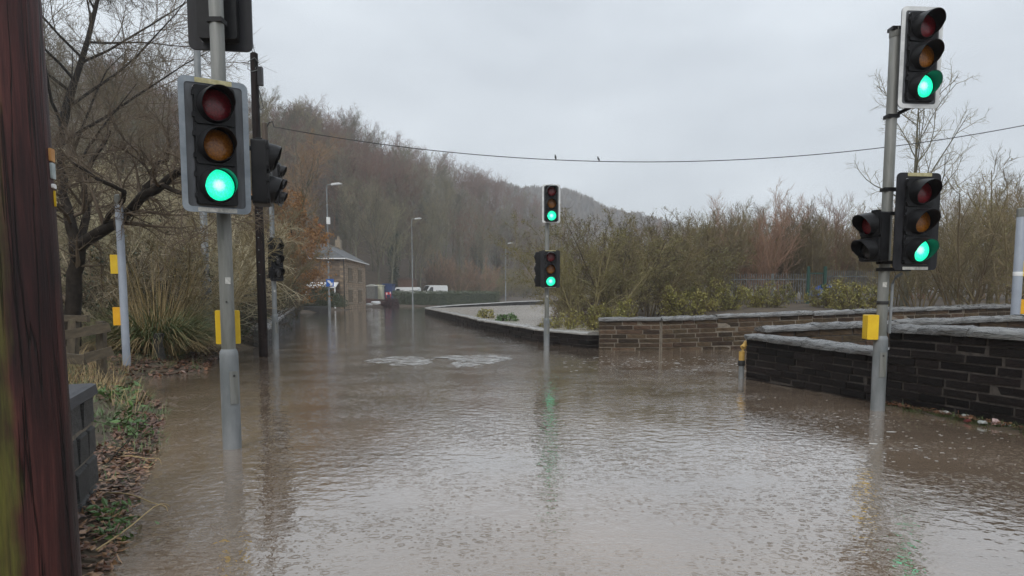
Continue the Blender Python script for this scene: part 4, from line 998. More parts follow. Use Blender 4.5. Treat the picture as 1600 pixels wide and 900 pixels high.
# right bank bushes -----------------------------------------------
GR = 'olive shrubs on the right bank'
b1 = bush(91, 4.3, 10, .85, twig_g, 9500, .036, leaf_ol, 'dense olive-leaved bush above the brown stone wall', GR, up=.03, minr=.005)
b2 = bush(92, 4.6, 9, .75, twig_d, 5200, .036, leaf_ol, 'dense dark twiggy bush above the brown stone wall', GR, up=.05, minr=.005)
b3 = bush(93, 1.5, 9, 1.0, twig_d, 3600, .045, leaf_yl, 'low yellow-leaved bush at the river edge behind the brown wall', GR, up=.0, minr=.004)
placed = []
for i, (o, px, Y, s, rz) in enumerate([(b1, 915, 27, .95, 0), (b2, 965, 29, .95, 1), (b1, 1010, 30, .9, 2), (b2, 905, 33, 1.05, 3), (b1, 1050, 32, .85, 4), (b2, 1020, 36, 1.05, 5), (b1, 940, 37, 1.15, 1.5),
                                        (b3, 908, 24.0, .95, 0), (b3, 893, 27, .8, 2.2), (b3, 950, 23.0, .8, 4), (b3, 1075, 27, .9, 1), (b3, 1130, 29, .9, 2), (b2, 1085, 35, .95, .7), (b3, 1190, 30, .8, 5), (b3, 1290, 31, .8, 3.3), (b3, 1340, 27, .9, .3)]):
    if i in (0, 1, 7): q = o
    else: q = copy_thing(o)
    put(q, px, Y, rz, s); placed.append((q, px))
GWL = 'upright willow shrubs behind the wire fence'
w1 = bush(94, 6.0, 11, .5, twig_r, 300, .04, leaf_yl, 'upright reddish willow behind the fence on the right', GWL, up=.13, minr=.0065, wand=.09, name='willow_shrub', dens=(12, 7, 5))
w2 = bush(95, 6.0, 11, .45, twig_g, 3000, .04, leaf_ol, 'upright olive willow behind the fence on the right', GWL, up=.11, minr=.0065, wand=.10, name='willow_shrub', dens=(12, 7, 5))
ws = [(1, 1110, 40, 1.0), (1, 1075, 44, .95), (1, 1150, 43, 1.05), (0, 1185, 41, 1.05), (1, 1235, 44, 1.1), (1, 1262, 42, .95), (0, 1300, 46, 1.08), (1, 1335, 45, 1.0), (0, 1370, 46, 1.0), (1, 1130, 52, 1.15), (0, 1210, 54, 1.2), (1, 1290, 54, 1.2),
      (1, 1400, 44, 1.0), (0, 1440, 48, 1.1), (1, 1490, 46, 1.15), (0, 1545, 48, 1.2), (1, 1600, 46, 1.25), (0, 1030, 56, 1.0), (1, 985, 60, 1.0), (0, 1655, 44, 1.25)]
ws = [(a_, b_, c_, d_ * .88) for a_, b_, c_, d_ in ws]
ordinals(placed); uw = [False] * 2; placed = []
for ki, px, Y, s in ws:
    o = (w1, w2)[ki]
    if uw[ki]: o = copy_thing(o)
    uw[ki] = True
    put(o, px, Y, rng.uniform(0, 6.28), s); placed.append((o, px))
ordinals(placed); placed = []
GF = 'fine-twigged grey shrubs at the right edge'
f1 = bush(96, 5.0, 10, .75, twig_g, 500, .035, leaf_yl, 'rounded fine-twigged grey shrub behind the right-hand signal', GF, up=.04, minr=.005, wand=.12)
for i, (px, Y, s) in enumerate([(1500, 27, 1.0), (1575, 26, 1.05), (1440, 30, .85), (1545, 31, 1.2), (1640, 27, 1.1), (1400, 33, .8)]):
    q = f1 if i == 0 else copy_thing(f1); put(q, px, Y, i * 1.3, s); placed.append((q, px))
ordinals(placed)
put(big_tree(66, 8.6, .11, bark_g, twig_g, 'slender bare young tree behind the right-hand signal pole', n1=16, lr=.52, ang=44, up=.08, minr=.005, t0=.25, dens=(6, 5, 3), wander=.03), 1412, 31, .2)

# hedge and clipped bushes ----------------------------------------
def leafmass(name, label, cat, c, dims, n, size, m, seed, rz=0, stems=True, cyl=False):
    rg = np.random.default_rng(seed)
    d = nrm(rg.normal(size=(n, 3))); d[:, 2] = np.abs(d[:, 2]) if not cyl else d[:, 2]
    rad = rg.uniform(.72, 1.05, n)[:, None] * (1 + .13 * np.sin(d[:, :1] * 7 + seed) + .10 * np.sin(d[:, 1:2] * 9 + d[:, 2:3] * 6))
    if cyl:   # boxy hedge
        d = rg.uniform(-1, 1, (n, 3)); k = rg.integers(0, 3, n); d[np.arange(n), k] = np.sign(d[np.arange(n), k]); d[:, 2] = (d[:, 2] + 1) / 2 + .05 * np.sin(d[:, 0] * 25); rad = rg.uniform(.85, 1.06, n)[:, None]
    P = d * rad * (np.array(dims) / 2 * np.array([1, 1, 2]))
    V, Q = quads(rg, P, size)
    t = thing(name, label, cat, c, rz)
    o = obj('leaves', mesh_np('leaves', V, Q, smooth=False), m, t); o['kind'] = 'stuff'
    if cyl:
        sx_, sy_, sz_ = dims; MB().box((0, 0, sz_ * .44), (sx_ * .93, sy_ * .8, sz_ * .84)).build('inner_growth', leaf_iv, t, smooth=False)
    if stems:
        b = MB()
        for k in range(10):
            a = rg.uniform(0, 6.28); q = rg.uniform(.2, .85)
            b.tube([(.1 * math.cos(a), .1 * math.sin(a), -.2), (math.cos(a) * dims[0] * .3 * q, math.sin(a) * dims[1] * .3 * q, dims[2] * .5), (math.cos(a) * dims[0] * .45 * q, math.sin(a) * dims[1] * .45 * q, dims[2] * .85)], [.03, .02, .008], 5)
        b.build('stems', bark_d, t)
    return t
pb = at(505, 476, 67); leafmass('clipped_bush', 'rounded dark evergreen bush in front of the stone cottage', 'bush', (pb.x, 67, .45), (3.6, 2.6, 1.75), 9000, .07, leaf_hd, 1)
stone_wall('garden_wall', 'low mossy garden wall under the rounded evergreen bush', [(-19.6, 65.2, -.2, .55), (-16.2, 65.6, -.2, .55)], .3, .2, (.4, .8), stone_gr, mortar_d, None, 21)
ht = leafmass('long_hedge', 'long clipped hedge at the far side of the road beyond the cottage', 'hedge', (-9.2, 108, .1), (17.5, 2.0, 1.95), 26000, .085, leaf_hd, 2, R(42), False, True)
leafmass('burgundy_bush', 'dark burgundy bush at the near end of the long hedge', 'bush', (-15.9, 96.5, 0), (2.2, 1.8, 1.2), 3000, .08, leaf_bg, 3)
for i, (px, py, Y, dm, n, m_, lb) in enumerate([(750, 494, 35.5, (1.0, .7, .42), 500, leaf_yl, 'pale yellow-green plant sprouting over the curved wall'), (782, 500, 31.5, (1.1, .6, .30), 520, leaf_gn, 'low green plant trailing over the curved wall')]):
    p = at(px, py, Y); leafmass('wall_plant', lb, 'plant', (p.x + .25, Y, RZ), dm, n, .05, m_, 10 + i, 0)
for i, (px, Y, dm, lb) in enumerate([(372, 25, (2.4, 1.6, 1.0), 'dark green bramble mound left of the dark tarred pole'), (440, 34, (2.8, 2.0, 1.1), 'dark green bramble mound behind the sideways signal'), (462, 44, (3.2, 2.2, 1.3), 'dark green bramble mound below the copper-orange tree'), (340, 21.5, (1.8, 1.4, .9), 'small bramble mound behind the equipment cabinet')]):
    p = at(px, 480, Y); xw = float(np.interp(Y, [20.3, 28, 38.5, 48], [-6.95, -8.9, -11.6, -14.0])); p.x = min(p.x, xw - dm[0] / 2 - .1)
    leafmass('bramble_mound', lb, 'bramble', (p.x, Y, gz_at(p.x, Y)), dm, 3200, .05, leaf_hd, 40 + i)
leafmass('red_leaved_bush', 'low reddish-brown bush at the river edge behind the middle signal', 'bush', (3.0, 34, .35), (2.2, 1.8, 1.2), 2600, .05, mat('russet_leaves', (.07, .035, .022), (.11, .06, .03), scale=2), 33)
#SECTION4
# ------------------------------------------------------------------ stone cottage
def holed_wall(W, H, holes, th):
    """wall in XZ, front at y=0, back at y=th, with rectangular openings"""
    xs = sorted({0, W, *[h[0] for h in holes], *[h[1] for h in holes]}); zs = sorted({-.4, H, *[h[2] for h in holes], *[h[3] for h in holes]})
    solid = lambda i, k: 0 <= i < len(xs) - 1 and 0 <= k < len(zs) - 1 and not any(h[0] <= (xs[i] + xs[i + 1]) / 2 <= h[1] and h[2] <= (zs[k] + zs[k + 1]) / 2 <= h[3] for h in holes)
    b = MB()
    for i in range(len(xs) - 1):
        for k in range(len(zs) - 1):
            if not solid(i, k): continue
            a, c, d, e = xs[i], xs[i + 1], zs[k], zs[k + 1]
            b.add([(a, 0, d), (c, 0, d), (c, 0, e), (a, 0, e)], [(0, 1, 2, 3)]); b.add([(a, th, d), (c, th, d), (c, th, e), (a, th, e)], [(3, 2, 1, 0)])
            for di, dk, q in ((-1, 0, [(a, 0, d), (a, 0, e), (a, th, e), (a, th, d)]), (1, 0, [(c, 0, d), (c, th, d), (c, th, e), (c, 0, e)]), (0, -1, [(a, 0, d), (a, th, d), (c, th, d), (c, 0, d)]), (0, 1, [(a, 0, e), (c, 0, e), (c, th, e), (a, th, e)])):
                if not solid(i + di, k + dk): b.add(q, [(0, 1, 2, 3)])
    return b
def brick_mat(name, c1, c2, mor, sx, sz, axis='x'):
    m = bpy.data.materials.new(name); m.use_nodes = True; n = m.node_tree.nodes; l = m.node_tree.links; b = n['Principled BSDF']
    t = n.new('ShaderNodeTexCoord'); s = n.new('ShaderNodeSeparateXYZ'); c = n.new('ShaderNodeCombineXYZ'); l.new(t.outputs['Object'], s.inputs[0])
    l.new(s.outputs['X'], c.inputs[0]); l.new(s.outputs['Z'], c.inputs[1])
    k = n.new('ShaderNodeTexBrick'); k.inputs['Scale'].default_value = 1; k.inputs['Brick Width'].default_value = sx; k.inputs['Row Height'].default_value = sz
    k.inputs['Mortar Size'].default_value = .018; k.inputs['Color1'].default_value = (*c1, 1); k.inputs['Color2'].default_value = (*c2, 1); k.inputs['Mortar'].default_value = (*mor, 1)
    l.new(c.outputs[0], k.inputs['Vector'])
    nz_ = n.new('ShaderNodeTexNoise'); nz_.inputs['Scale'].default_value = 2.5; nz_.inputs['Detail'].default_value = 6; l.new(t.outputs['Object'], nz_.inputs['Vector'])
    mx_ = n.new('ShaderNodeMix'); mx_.data_type = 'RGBA'; mx_.blend_type = 'MULTIPLY'; mx_.inputs['Factor'].default_value = .8
    cr = n.new('ShaderNodeValToRGB'); cr.color_ramp.elements[0].color = (.45, .45, .45, 1); cr.color_ramp.elements[0].position = .3; cr.color_ramp.elements[1].color = (1.3, 1.3, 1.3, 1); cr.color_ramp.elements[1].position = .7
    l.new(nz_.outputs['Fac'], cr.inputs['Fac']); l.new(k.outputs['Color'], mx_.inputs['A']); l.new(cr.outputs['Color'], mx_.inputs['B']); l.new(mx_.outputs['Result'], b.inputs['Base Color'])
    bp = n.new('ShaderNodeBump'); bp.inputs['Distance'].default_value = .03; bp.invert = True; l.new(k.outputs['Fac'], bp.inputs['Height']); l.new(bp.outputs['Normal'], b.inputs['Normal'])
    b.inputs['Roughness'].default_value = .8
    return m
wallm_f = brick_mat('sandstone_front', (.25, .18, .115), (.36, .27, .18), (.18, .14, .10), .55, .24)
wallm_s = brick_mat('shaded_sandstone_side', (.11, .08, .058), (.20, .145, .10), (.075, .056, .045), .75, .27)  # dark stone, with the shade of the side face put into its colour
slate_m = mat('wet_stone_slates', (.05, .053, .056), (.09, .094, .098), scale=3, rough=.45, bump=.02, c3=(.045, .05, .04), spec=.4)
c0 = Vector((-17.45, 76.7)); c1 = Vector((-17.9, 90.5)); fd = (c1 - c0); FL = fd.length; fa = math.atan2(fd.y, fd.x)
hs = thing('stone_cottage', 'two-storey stone cottage with slate roof standing in the flood', 'house', (c0.x, c0.y, 0), fa)
# local: x along the front wall away from the camera, +y to the left (into the house): front faces -y
EV = 5.25; DP = 5.4
wins = []
for (x0, z0) in ((2.6, 3.1), (8.6, 3.1), (2.6, .75), (8.6, .75)): wins.append((x0, x0 + 2.6, z0, z0 + 1.35))
holed_wall(FL, EV, wins, .35).build('front_wall', wallm_f, hs, smooth=False)
sidew = [(1.5, 2.5, 3.2, 4.3)]
holed_wall(DP - .36, EV, [], .35).build('side_wall', wallm_s, hs, (.0, DP, 0), R(-90), smooth=False)
holed_wall(DP - .36, EV, [], .35).build('end_wall', wallm_s, hs, (FL, .36, 0), R(90), smooth=False)
holed_wall(FL, EV, [], .35).build('rear_wall', wallm_s, hs, (FL, DP + .36, 0), R(180), smooth=False)
stm = mat('dressed_stone_trim', (.20, .16, .115), (.28, .23, .17), scale=6, rough=.8)
for x0, x1, z0, z1 in wins:
    o = MB().box(((x0 + x1) / 2, .22, (z0 + z1) / 2), (x1 - x0, .03, z1 - z0)).build('window', glass_d, hs, smooth=False)
    b = MB()
    for k in range(1, 4): b.box((x0 + (x1 - x0) * k / 4, .08, (z0 + z1) / 2), (.17, .2, z1 - z0 - .01))
    b.build('mullions', stm, o, smooth=False)
    b = MB(); b.box(((x0 + x1) / 2, .02, z0 - .09), (x1 - x0 + .3, .2, .16)); b.build('sill', stm, o, smooth=False)
    b = MB(); b.box(((x0 + x1) / 2, .03, z1 + .13), (x1 - x0 + .3, .12, .24)); b.build('lintel', stm, o, smooth=False)
RH = 1.75; ov = .35; mid = DP / 2 + .18
rf = MB(); A_ = (-ov, -ov, EV); B_ = (FL + ov, -ov, EV); C_ = (FL + ov, DP + .36 + ov, EV); D_ = (-ov, DP + .36 + ov, EV); E_ = (2.0, mid, EV + RH); G_ = (FL + ov, mid, EV + RH)
up_ = lambda p: (p[0], p[1], p[2] + .10)
rf.add([A_, B_, C_, D_, E_, G_, up_(A_), up_(B_), up_(C_), up_(D_), up_(E_), up_(G_)],
       [(6, 7, 11, 10), (9, 10, 11, 8), (6, 10, 9), (0, 4, 5, 1), (2, 5, 4, 3), (0, 3, 4), (0, 1, 7, 6), (3, 9, 8, 2), (0, 6, 9, 3), (1, 5, 11, 7), (5, 2, 8, 11)])
ro = rf.build('roof', slate_m, hs, smooth=False)
MB().box(((FL + 2) / 2, mid, EV + RH + .12), (FL - 1.3, .28, .12)).build('ridge_tiles', stm, ro, smooth=False)
MB().box((FL / 2, -ov - .05, EV + .02), (FL + 2 * ov, .11, .11)).build('gutter', white_pt, ro, smooth=False)
MB().box((-ov - .05, DP / 2 + .18, EV + .02), (.11, DP + .3 + 2 * ov, .11)).build('gutter', white_pt, ro, smooth=False)
ch = MB().box((2.6, mid, EV + RH + .7), (.75, .6, 1.6)).build('chimney', stone_dk, ro, smooth=False)
MB().lathe([(.16, 0), (.13, .3), (.15, .34), (.11, .55)], 12, (2.6, mid, EV + RH + 1.5)).build('chimney_pot', mat('red_clay', (.32, .07, .045), (.38, .10, .06), scale=8), ro)
ch = MB().box((FL - 1.5, mid, EV + RH + .5), (.9, .6, 1.2)).build('chimney', stm, ro, smooth=False)
for k in (-.2, .2): MB().lathe([(.12, 0), (.10, .4)], 10, (FL - 1.5 + k, mid, EV + RH + 1.1)).build('chimney_pot', stm, ro)
# lean-to porch on the near side
pr = MB(); pr.add([(-1.6, .5, 2.35), (-.02, .5, 2.85), (-.02, 3.6, 2.85), (-1.6, 3.6, 2.35)], [(0, 1, 2, 3)]); pr.add([(-1.6, .5, 2.27), (-.02, .5, 2.77), (-.02, 3.6, 2.77), (-1.6, 3.6, 2.27)], [(3, 2, 1, 0)])
pr.add([(-1.62, .5, 2.25), (-1.62, 3.6, 2.25), (-1.62, 3.6, 2.40), (-1.62, .5, 2.40)], [(0, 1, 2, 3)])
pr.build('porch_roof', white_pt, hs, smooth=False)
b = MB()
for y_ in (.6, 3.5): b.box((-1.5, y_, 1.1), (.12, .12, 2.4))
b.build('porch_posts', white_pt, hs, smooth=False)
MB().tube([(-.06, -.08, -.2), (-.06, -.08, EV)], .05, 8).build('drainpipe', rubber, hs)

# ------------------------------------------------------------------ yard beyond the cottage
def shed(px0, px1, ptop, Y, dep, m, label, name, rm=None, rh=.25, cat='shed', doors=True):
    a = at(px0, ptop, Y); b_ = at(px1, ptop, Y); g = gz_at((a.x + b_.x) / 2, Y); w_ = b_.x - a.x; h = a.z - g
    t = thing(name, label, cat, ((a.x + b_.x) / 2, Y, g))
    MB().box((0, dep / 2, h / 2 - .2), (w_, dep, h + .3)).build('body', m, t, smooth=False)
    r_ = MB().prism([(-w_ / 2 - .12, h - .05), (w_ / 2 + .12, h - .05), (w_ / 2 + .12, h + .06), (0, h + rh), (-w_ / 2 - .12, h + .06)], -.12, dep + .12).build('roof', rm or m, t, smooth=False)
    n = max(2, int(w_ / .35))
    for k in range(n + 1): MB().box((-w_ / 2 + w_ * k / n, -.02, h / 2), (.05, .05, h - .1)).build('rib', m, t, smooth=False)
    return t
shed(573, 585, 447, 101, 2.5, mat('grey_boards', (.10, .10, .09), (.15, .15, .14), scale=5), 'small grey shed with pale roof right of the cottage', 'grey_shed', mat('pale_roof', (.32, .33, .30), (.4, .4, .37), scale=4))
shed(587, 596.5, 446, 104, 2.2, mat('cream_panel', (.55, .54, .40), (.62, .60, .46), scale=4), 'pale cream box cabin next to the blue container', 'cream_cabin', rh=.1, cat='cabin')
shed(598, 612, 444, 106, 3, mat('blue_container_paint', (.010, .03, .11), (.016, .045, .15), scale=4), 'dark blue shipping container behind the hedge end', 'blue_container', rh=.1, cat='container')
shed(622, 646, 436, 116, 4, mat('brown_boards', (.10, .055, .035), (.15, .085, .055), scale=4), 'brown boarded shed behind the second street lamp', 'brown_shed', mat('brown_felt', (.09, .06, .045), (.12, .08, .06), scale=4), rh=.3)
def van(px, Y, w_, label, rz, L=4.9, H=2.3, name='white_van'):
    p = at(px, 456, Y); g = gz_at(p.x, Y)
    t = thing(name, label, 'van', (p.x, Y, g), rz)
    prof = [(-L / 2, .45), (-L / 2, H * .9), (-L / 2 + .15, H), (L * .22, H), (L * .36, H * .62), (L / 2 - .05, H * .50), (L / 2, .5), (L / 2 - .1, .35), (-L / 2 + .05, .35)]
    MB().prism(prof, -.95, .95).build('body', white_pt, t, ang=20)
    for s_ in (-1, 1):
        MB().prism([(L * .10, H * .60), (L * .31, H * .60), (L * .20, H * .88), (L * .10, H * .88)], s_ * .952, s_ * .965).build('side_window', glass_d, t, smooth=False)
        for x in (-L * .3, L * .3):
            o = MB().lathe([(.33, -.1), (.35, -.06), (.35, .06), (.33, .1)], 18).build('wheel', rubber, t, (x, s_ * .88, .34), rot=(R(90), 0, 0))
            MB().lathe([(.19, -.11), (.19, .11)], 14).build('rim', galv, o)
    ws = MB(); ws.add([(L * .235, -.8, H * .965), (L * .235, .8, H * .965), (L * .355, .85, H * .65), (L * .355, -.85, H * .65)], [(0, 1, 2, 3)])
    ws.add([(L * .235 + .02, -.8, H * .965 + .01), (L * .235 + .02, .8, H * .965 + .01), (L * .355 + .02, .85, H * .65 + .01), (L * .355 + .02, -.85, H * .65 + .01)], [(3, 2, 1, 0)]); ws.build('windscreen', glass_d, t, smooth=False)
    MB().box((L / 2 + .01, 0, .5), (.08, 1.8, .22)).build('bumper', rubber, t)
    for s_ in (-1, 1): MB().box((L / 2 - .02, s_ * .7, H * .40), (.06, .3, .18)).build('headlight', strip_w, t)
    return t
van(677, 119, 2.4, 'white van parked behind the hedge under the trees', R(-150), 4.2, 2.45)
van(632, 112, 2.4, 'long low white vehicle parked in front of the brown shed', R(172), 4.6, 2.1)
# low brick garden wall, barrier and washed-up white sheets
stone_wall('brick_wall', 'low dark red-brown wall right of the cottage', [(-19.4, 97.5, -.2, 1.15), (-16.4, 98.6, -.2, .95)], .3, .2, (.4, .7), mat('dark_brick', (.06, .03, .025), (.10, .05, .04), scale=5, rnd=.3), mortar_d, None, 22)
pz = at(607, 470, 99.6)
t = thing('red_barrier', 'red and white road barrier by the burgundy bush', 'barrier', (pz.x, 99.6, gz_at(pz.x, 99.6)))
redp = mat('red_plastic', (.5, .02, .025), (.58, .03, .035), scale=5, rough=.4)
zz = 1.6
for s_ in (-.3, .3): MB().box((s_, 0, zz / 2), (.08, .08, zz)).build('post', redp, t)
MB().box((0, -.05, zz - .1), (.75, .05, .3)).build('board', redp, t); MB().box((-.2, -.085, zz - .15), (.16, .02, .3)).build('white_patch', white_pt, t); MB().box((.27, -.085, zz - .02), (.12, .02, .3)).build('white_patch', white_pt, t)
def slab(px, py, Y, size, rz, tilt, label):
    p = at(px, py, Y); b = MB(); rg_ = random.Random(int(px)); n = 5
    for k, dz in ((0, 0), (1, .07)):
        pass
    pts = [(size[0] / 2 * math.cos(a) * rg_.uniform(.8, 1.15), size[1] / 2 * math.sin(a) * rg_.uniform(.8, 1.15)) for a in [2 * math.pi * i / 9 for i in range(9)]]
    vs = [(x, y, 0) for x, y in pts] + [(x * .92, y * .92, size[2] + rg_.uniform(-.02, .02)) for x, y in pts]
    b.add(vs, [tuple(range(9))[::-1], tuple(range(9, 18))] + [(i, (i + 1) % 9, (i + 1) % 9 + 9, i + 9) for i in range(9)])
    o = b.build('white_bag', white_pt, None, (p.x, Y, max(.02, p.z)), rz, smooth=False); o.rotation_euler = (tilt, 0, rz); tag(o, label, 'bag')
slab(587, 474.5, 90.5, (1.1, .8, .24), .3, .25, 'larger white bag stranded right of the cottage')
slab(577, 476.5, 92, (.9, .7, .18), .1, .1, 'smaller white bag against the cottage corner')

# ------------------------------------------------------------------ green fence, gate and tarp on the right
YF = 38.0
def fence_run(px0, px1, label, m, y0=YF, y1=YF, h=1.75, name='palisade_fence'):
    a = at(px0, 480, y0); b_ = at(px1, 480, y1); a.z = gz_at(a.x, a.y) - .1; L = math.hypot(b_.x - a.x, b_.y - a.y); rz = math.atan2(b_.y - a.y, b_.x - a.x)
    t = thing(name, label, 'fence', a, rz); n = int(L / .12); b = MB()
    for k in range(n + 1): b.box((L * k / n, 0, h / 2), (.028, .02, h))
    b.build('pales', m, t, smooth=False)['kind'] = 'stuff'
    for z in (.35, h - .3): MB().box((L / 2, .03, z), (L, .035, .05)).build('rail', m, t, smooth=False)
    k = 0.0
    while k <= L: MB().box((k, .075, h / 2), (.08, .05, h)).build('post', m, t, smooth=False); k += 2.75
    return t
fence_run(1120, 1258, 'grey steel paling fence left of the green gate', fence_grey, 39, YF)
fence_run(1290, 1420, 'grey steel paling fence right of the green gate', fence_grey, YF, 39)
ga = at(1261, 480, YF); gb = at(1290, 480, YF); ga.z = gz_at(ga.x, ga.y) - .1; GL = gb.x - ga.x - .1
t = thing('green_gate', 'dark green metal gate between two posts behind the stone wall', 'gate', ga)
for x in (0, GL): MB().box((x, 0, 1.0), (.13, .13, 2.0)).build('gate_post', fence_green, t, smooth=False)
for z in (.25, 1.65): MB().box((GL / 2, 0, z), (GL - .14, .05, .06)).build('gate_rail', fence_green, t, smooth=False)
for k in range(1, 7): MB().box((GL * k / 7, 0, .95), (.022, .02, 1.38)).build('gate_bar', fence_grey, t, smooth=False)
MB().box((GL - .12, -.05, 1.0), (.16, .05, .2)).build('lock_box', fence_green, t, smooth=False)
pt = at(1293, 458, 41); zt_ = zat(1293, 444, 41) - gz_at(pt.x, 41)
t = thing('blue_tarp', 'blue tarpaulin dome behind the green gate', 'tarpaulin', (pt.x, 41, gz_at(pt.x, 41)))
b = MB(); n = 18; vs = []; K = 7
for k in range(K):
    a = math.pi / 2 * k / (K - 1)
    for i in range(n):
        q = (.75 + .03 * math.sin(5 * i)) * math.cos(a) + .02; vs.append((q * 1.25 * math.cos(2 * math.pi * i / n), q * math.sin(2 * math.pi * i / n), zt_ * (.35 + .65 * math.sin(a)) if k else 0))
fs = [(k * n + i, k * n + (i + 1) % n, (k + 1) * n + (i + 1) % n, (k + 1) * n + i) for k in range(K - 1) for i in range(n)]; fs.append(tuple(range((K - 1) * n, K * n)))
b.add(vs, fs); b.build('cover', mat('blue_tarpaulin', (.03, .07, .24), (.05, .10, .32), scale=4, rough=.4, bump=.03, bscale=5), t)
MB().lathe([(.98, 0), (1.0, .03), (.98, .06)], 24).build('hem_rope', rubber, t)

# yellow pipe at the wall end
pp = gp(1160, 590) + Vector((-.06, -.12, 0))
t = thing('yellow_pipe', 'bent yellow standpipe with black collar at the end of the low dark wall', 'pipe', pp)
zt2 = zat(1163, 535, pp.y)
MB().tube([(.0, 0, -.3), (0, 0, .26)], .045, 12).build('grey_stand', galv, t)
MB().tube([(0, 0, .30), (0, 0, .46), (.015, .01, .53), (.06, .03, zt2 - .06), (.10, .05, zt2)], .05, 12).build('yellow_tube', mat('faded_yellow_pipe', (.36, .22, .05), (.44, .28, .07), scale=8), t)
MB().lathe([(.056, .22), (.060, .23), (.060, .30), (.056, .31)], 14).build('black_collar', rubber, t)

# ------------------------------------------------------------------ left bank: fence, stump, grasses
def rail_fence():
    p = gp(160, 606); p.z = gz_at(p.x, p.y)
    t = thing('wooden_fence', 'broken wooden rail fence with two posts beside the big pole', 'fence', p)
    def beam(a, b_, w_, h_, nm):
        a = Vector(a) - p; b_ = Vector(b_) - p; c = (a + b_) / 2; L = (b_ - a).length; d = b_ - a
        o = MB().box((0, 0, 0), (L, w_, h_)).build(nm, fence_wood, t, c, smooth=False); o.rotation_euler = (0, -math.atan2(d.z, math.hypot(d.x, d.y)), math.atan2(d.y, d.x))
    Y0 = p.y
    beam(at(160, 612, Y0), at(158, 502, Y0), .11, .11, 'post')
    beam(at(114, 560, Y0 + .8), at(116, 500, Y0 + .8), .13, .13, 'post')
    beam(at(98, 524, Y0 - .35), at(172, 511, Y0 - .09), .05, .14, 'rail')
    beam(at(133, 560, Y0 - .3), at(176, 548, Y0 - .08), .05, .14, 'rail')
    beam(at(96, 560, Y0 + .4), at(134, 562, Y0 + .4), .08, .16, 'rail')
    beam(at(96, 497, Y0 + .9), at(138, 498, Y0 + .7), .06, .10, 'rail')
    beam(at(150, 600, Y0 - .15), at(182, 582, Y0 - .02), .05, .12, 'rail')
rail_fence()
ps = gp(250, 577); ps.z = gz_at(ps.x, ps.y)
t = thing('mossy_stump', 'short dark mossy post at the water edge under the tall grass', 'post', ps)
b = MB(); rg_ = random.Random(3); n = 14; vs = []; hh = zat(250, 521, ps.y) - ps.z
for k in range(8):
    z = -.15 + (hh + .15) * k / 7
    for i in range(n): q = .095 * rg_.uniform(.85, 1.12); vs.append((q * math.cos(2 * math.pi * i / n) + .02 * math.sin(k), q * math.sin(2 * math.pi * i / n), z))
fs = [(k * n + i, k * n + (i + 1) % n, (k + 1) * n + (i + 1) % n, (k + 1) * n + i) for k in range(7) for i in range(n)]; fs.append(tuple(range(7 * n, 8 * n)))
b.add(vs, fs); b.build('trunk', mat('mossy_dark_wood', (.02, .018, .015), (.05, .045, .036), scale=14, rough=.85, bump=.02, c3=(.06, .07, .02)), t, ang=60)
def blades(rg, n, base_r, h, lean, wid, droop, K=6, cx=(0, 0)):
    az = rg.uniform(0, 6.28, n); q = np.sqrt(rg.random(n)) * base_r; L = h * rg.uniform(.55, 1.1, n); ln = lean * rg.uniform(.2, 1.2, n)
    p = np.stack([np.cos(az) * q + cx[0], np.sin(az) * q + cx[1], np.full(n, -.05)], 1); az = az + rg.uniform(-.7, .7, n)
    d = nrm(np.stack([np.cos(az) * ln, np.sin(az) * ln, np.ones(n)], 1)); P = [p]
    for k in range(1, K):
        d = d + np.array([0, 0, -droop]) * (k / K) * rg.uniform(.4, 1.4, n)[:, None] + np.stack([np.cos(az), np.sin(az), 0 * az], 1) * droop * .35; d = nrm(d); p = p + d * (L / (K - 1))[:, None]; P.append(p)
    P = np.stack(P, 1); sd = np.stack([-np.sin(az), np.cos(az), 0 * az], 1) * wid / 2
    wv = np.linspace(1, .15, K)[None, :, None]
    A = P + sd[:, None] * wv; B = P - sd[:, None] * wv
    V = np.stack([A, B], 2).reshape(-1, 3); base = (np.arange(n) * K * 2)[:, None] + (np.arange(K - 1) * 2)[None]
    Q = np.stack([base, base + 1, base + 3, base + 2], -1).reshape(-1, 4)
    return V, Q
def grass_clump(px, py, label, s, seed, stalks=140, Y=None):
    rg = np.random.default_rng(seed); p = gp(px, py); p.z = gz_at(p.x, p.y)
    t = thing('grass_clump', label, 'grass', p)
    V, Q = blades(rg, 1500, .42 * s, 1.35 * s, .80, .019, .33, 8); obj('green_blades', mesh_np('green_blades', V, Q), blade_g, t)['kind'] = 'stuff'
    V, Q = blades(rg, 900, .45 * s, 1.3 * s, .9, .016, .42, 8); obj('dry_blades', mesh_np('dry_blades', V, Q), straw, t)['kind'] = 'stuff'
    if stalks:
        V, Q = blades(rg, stalks, .25 * s, 1.9 * s, .62, .016, .05, 6); obj('seed_stalks', mesh_np('seed_stalks', V, Q), straw, t)['kind'] = 'stuff'
    return t
grass_clump(245, 568, 'tall straw and green pampas-like grass clump behind the grey post', 1.3, 1, 150)
grass_clump(292, 556, 'lower straw grass clump right of the mossy stump', .85, 2, 20)
grass_clump(205, 566, 'green grass clump just behind the slim grey post', .75, 3, 20)
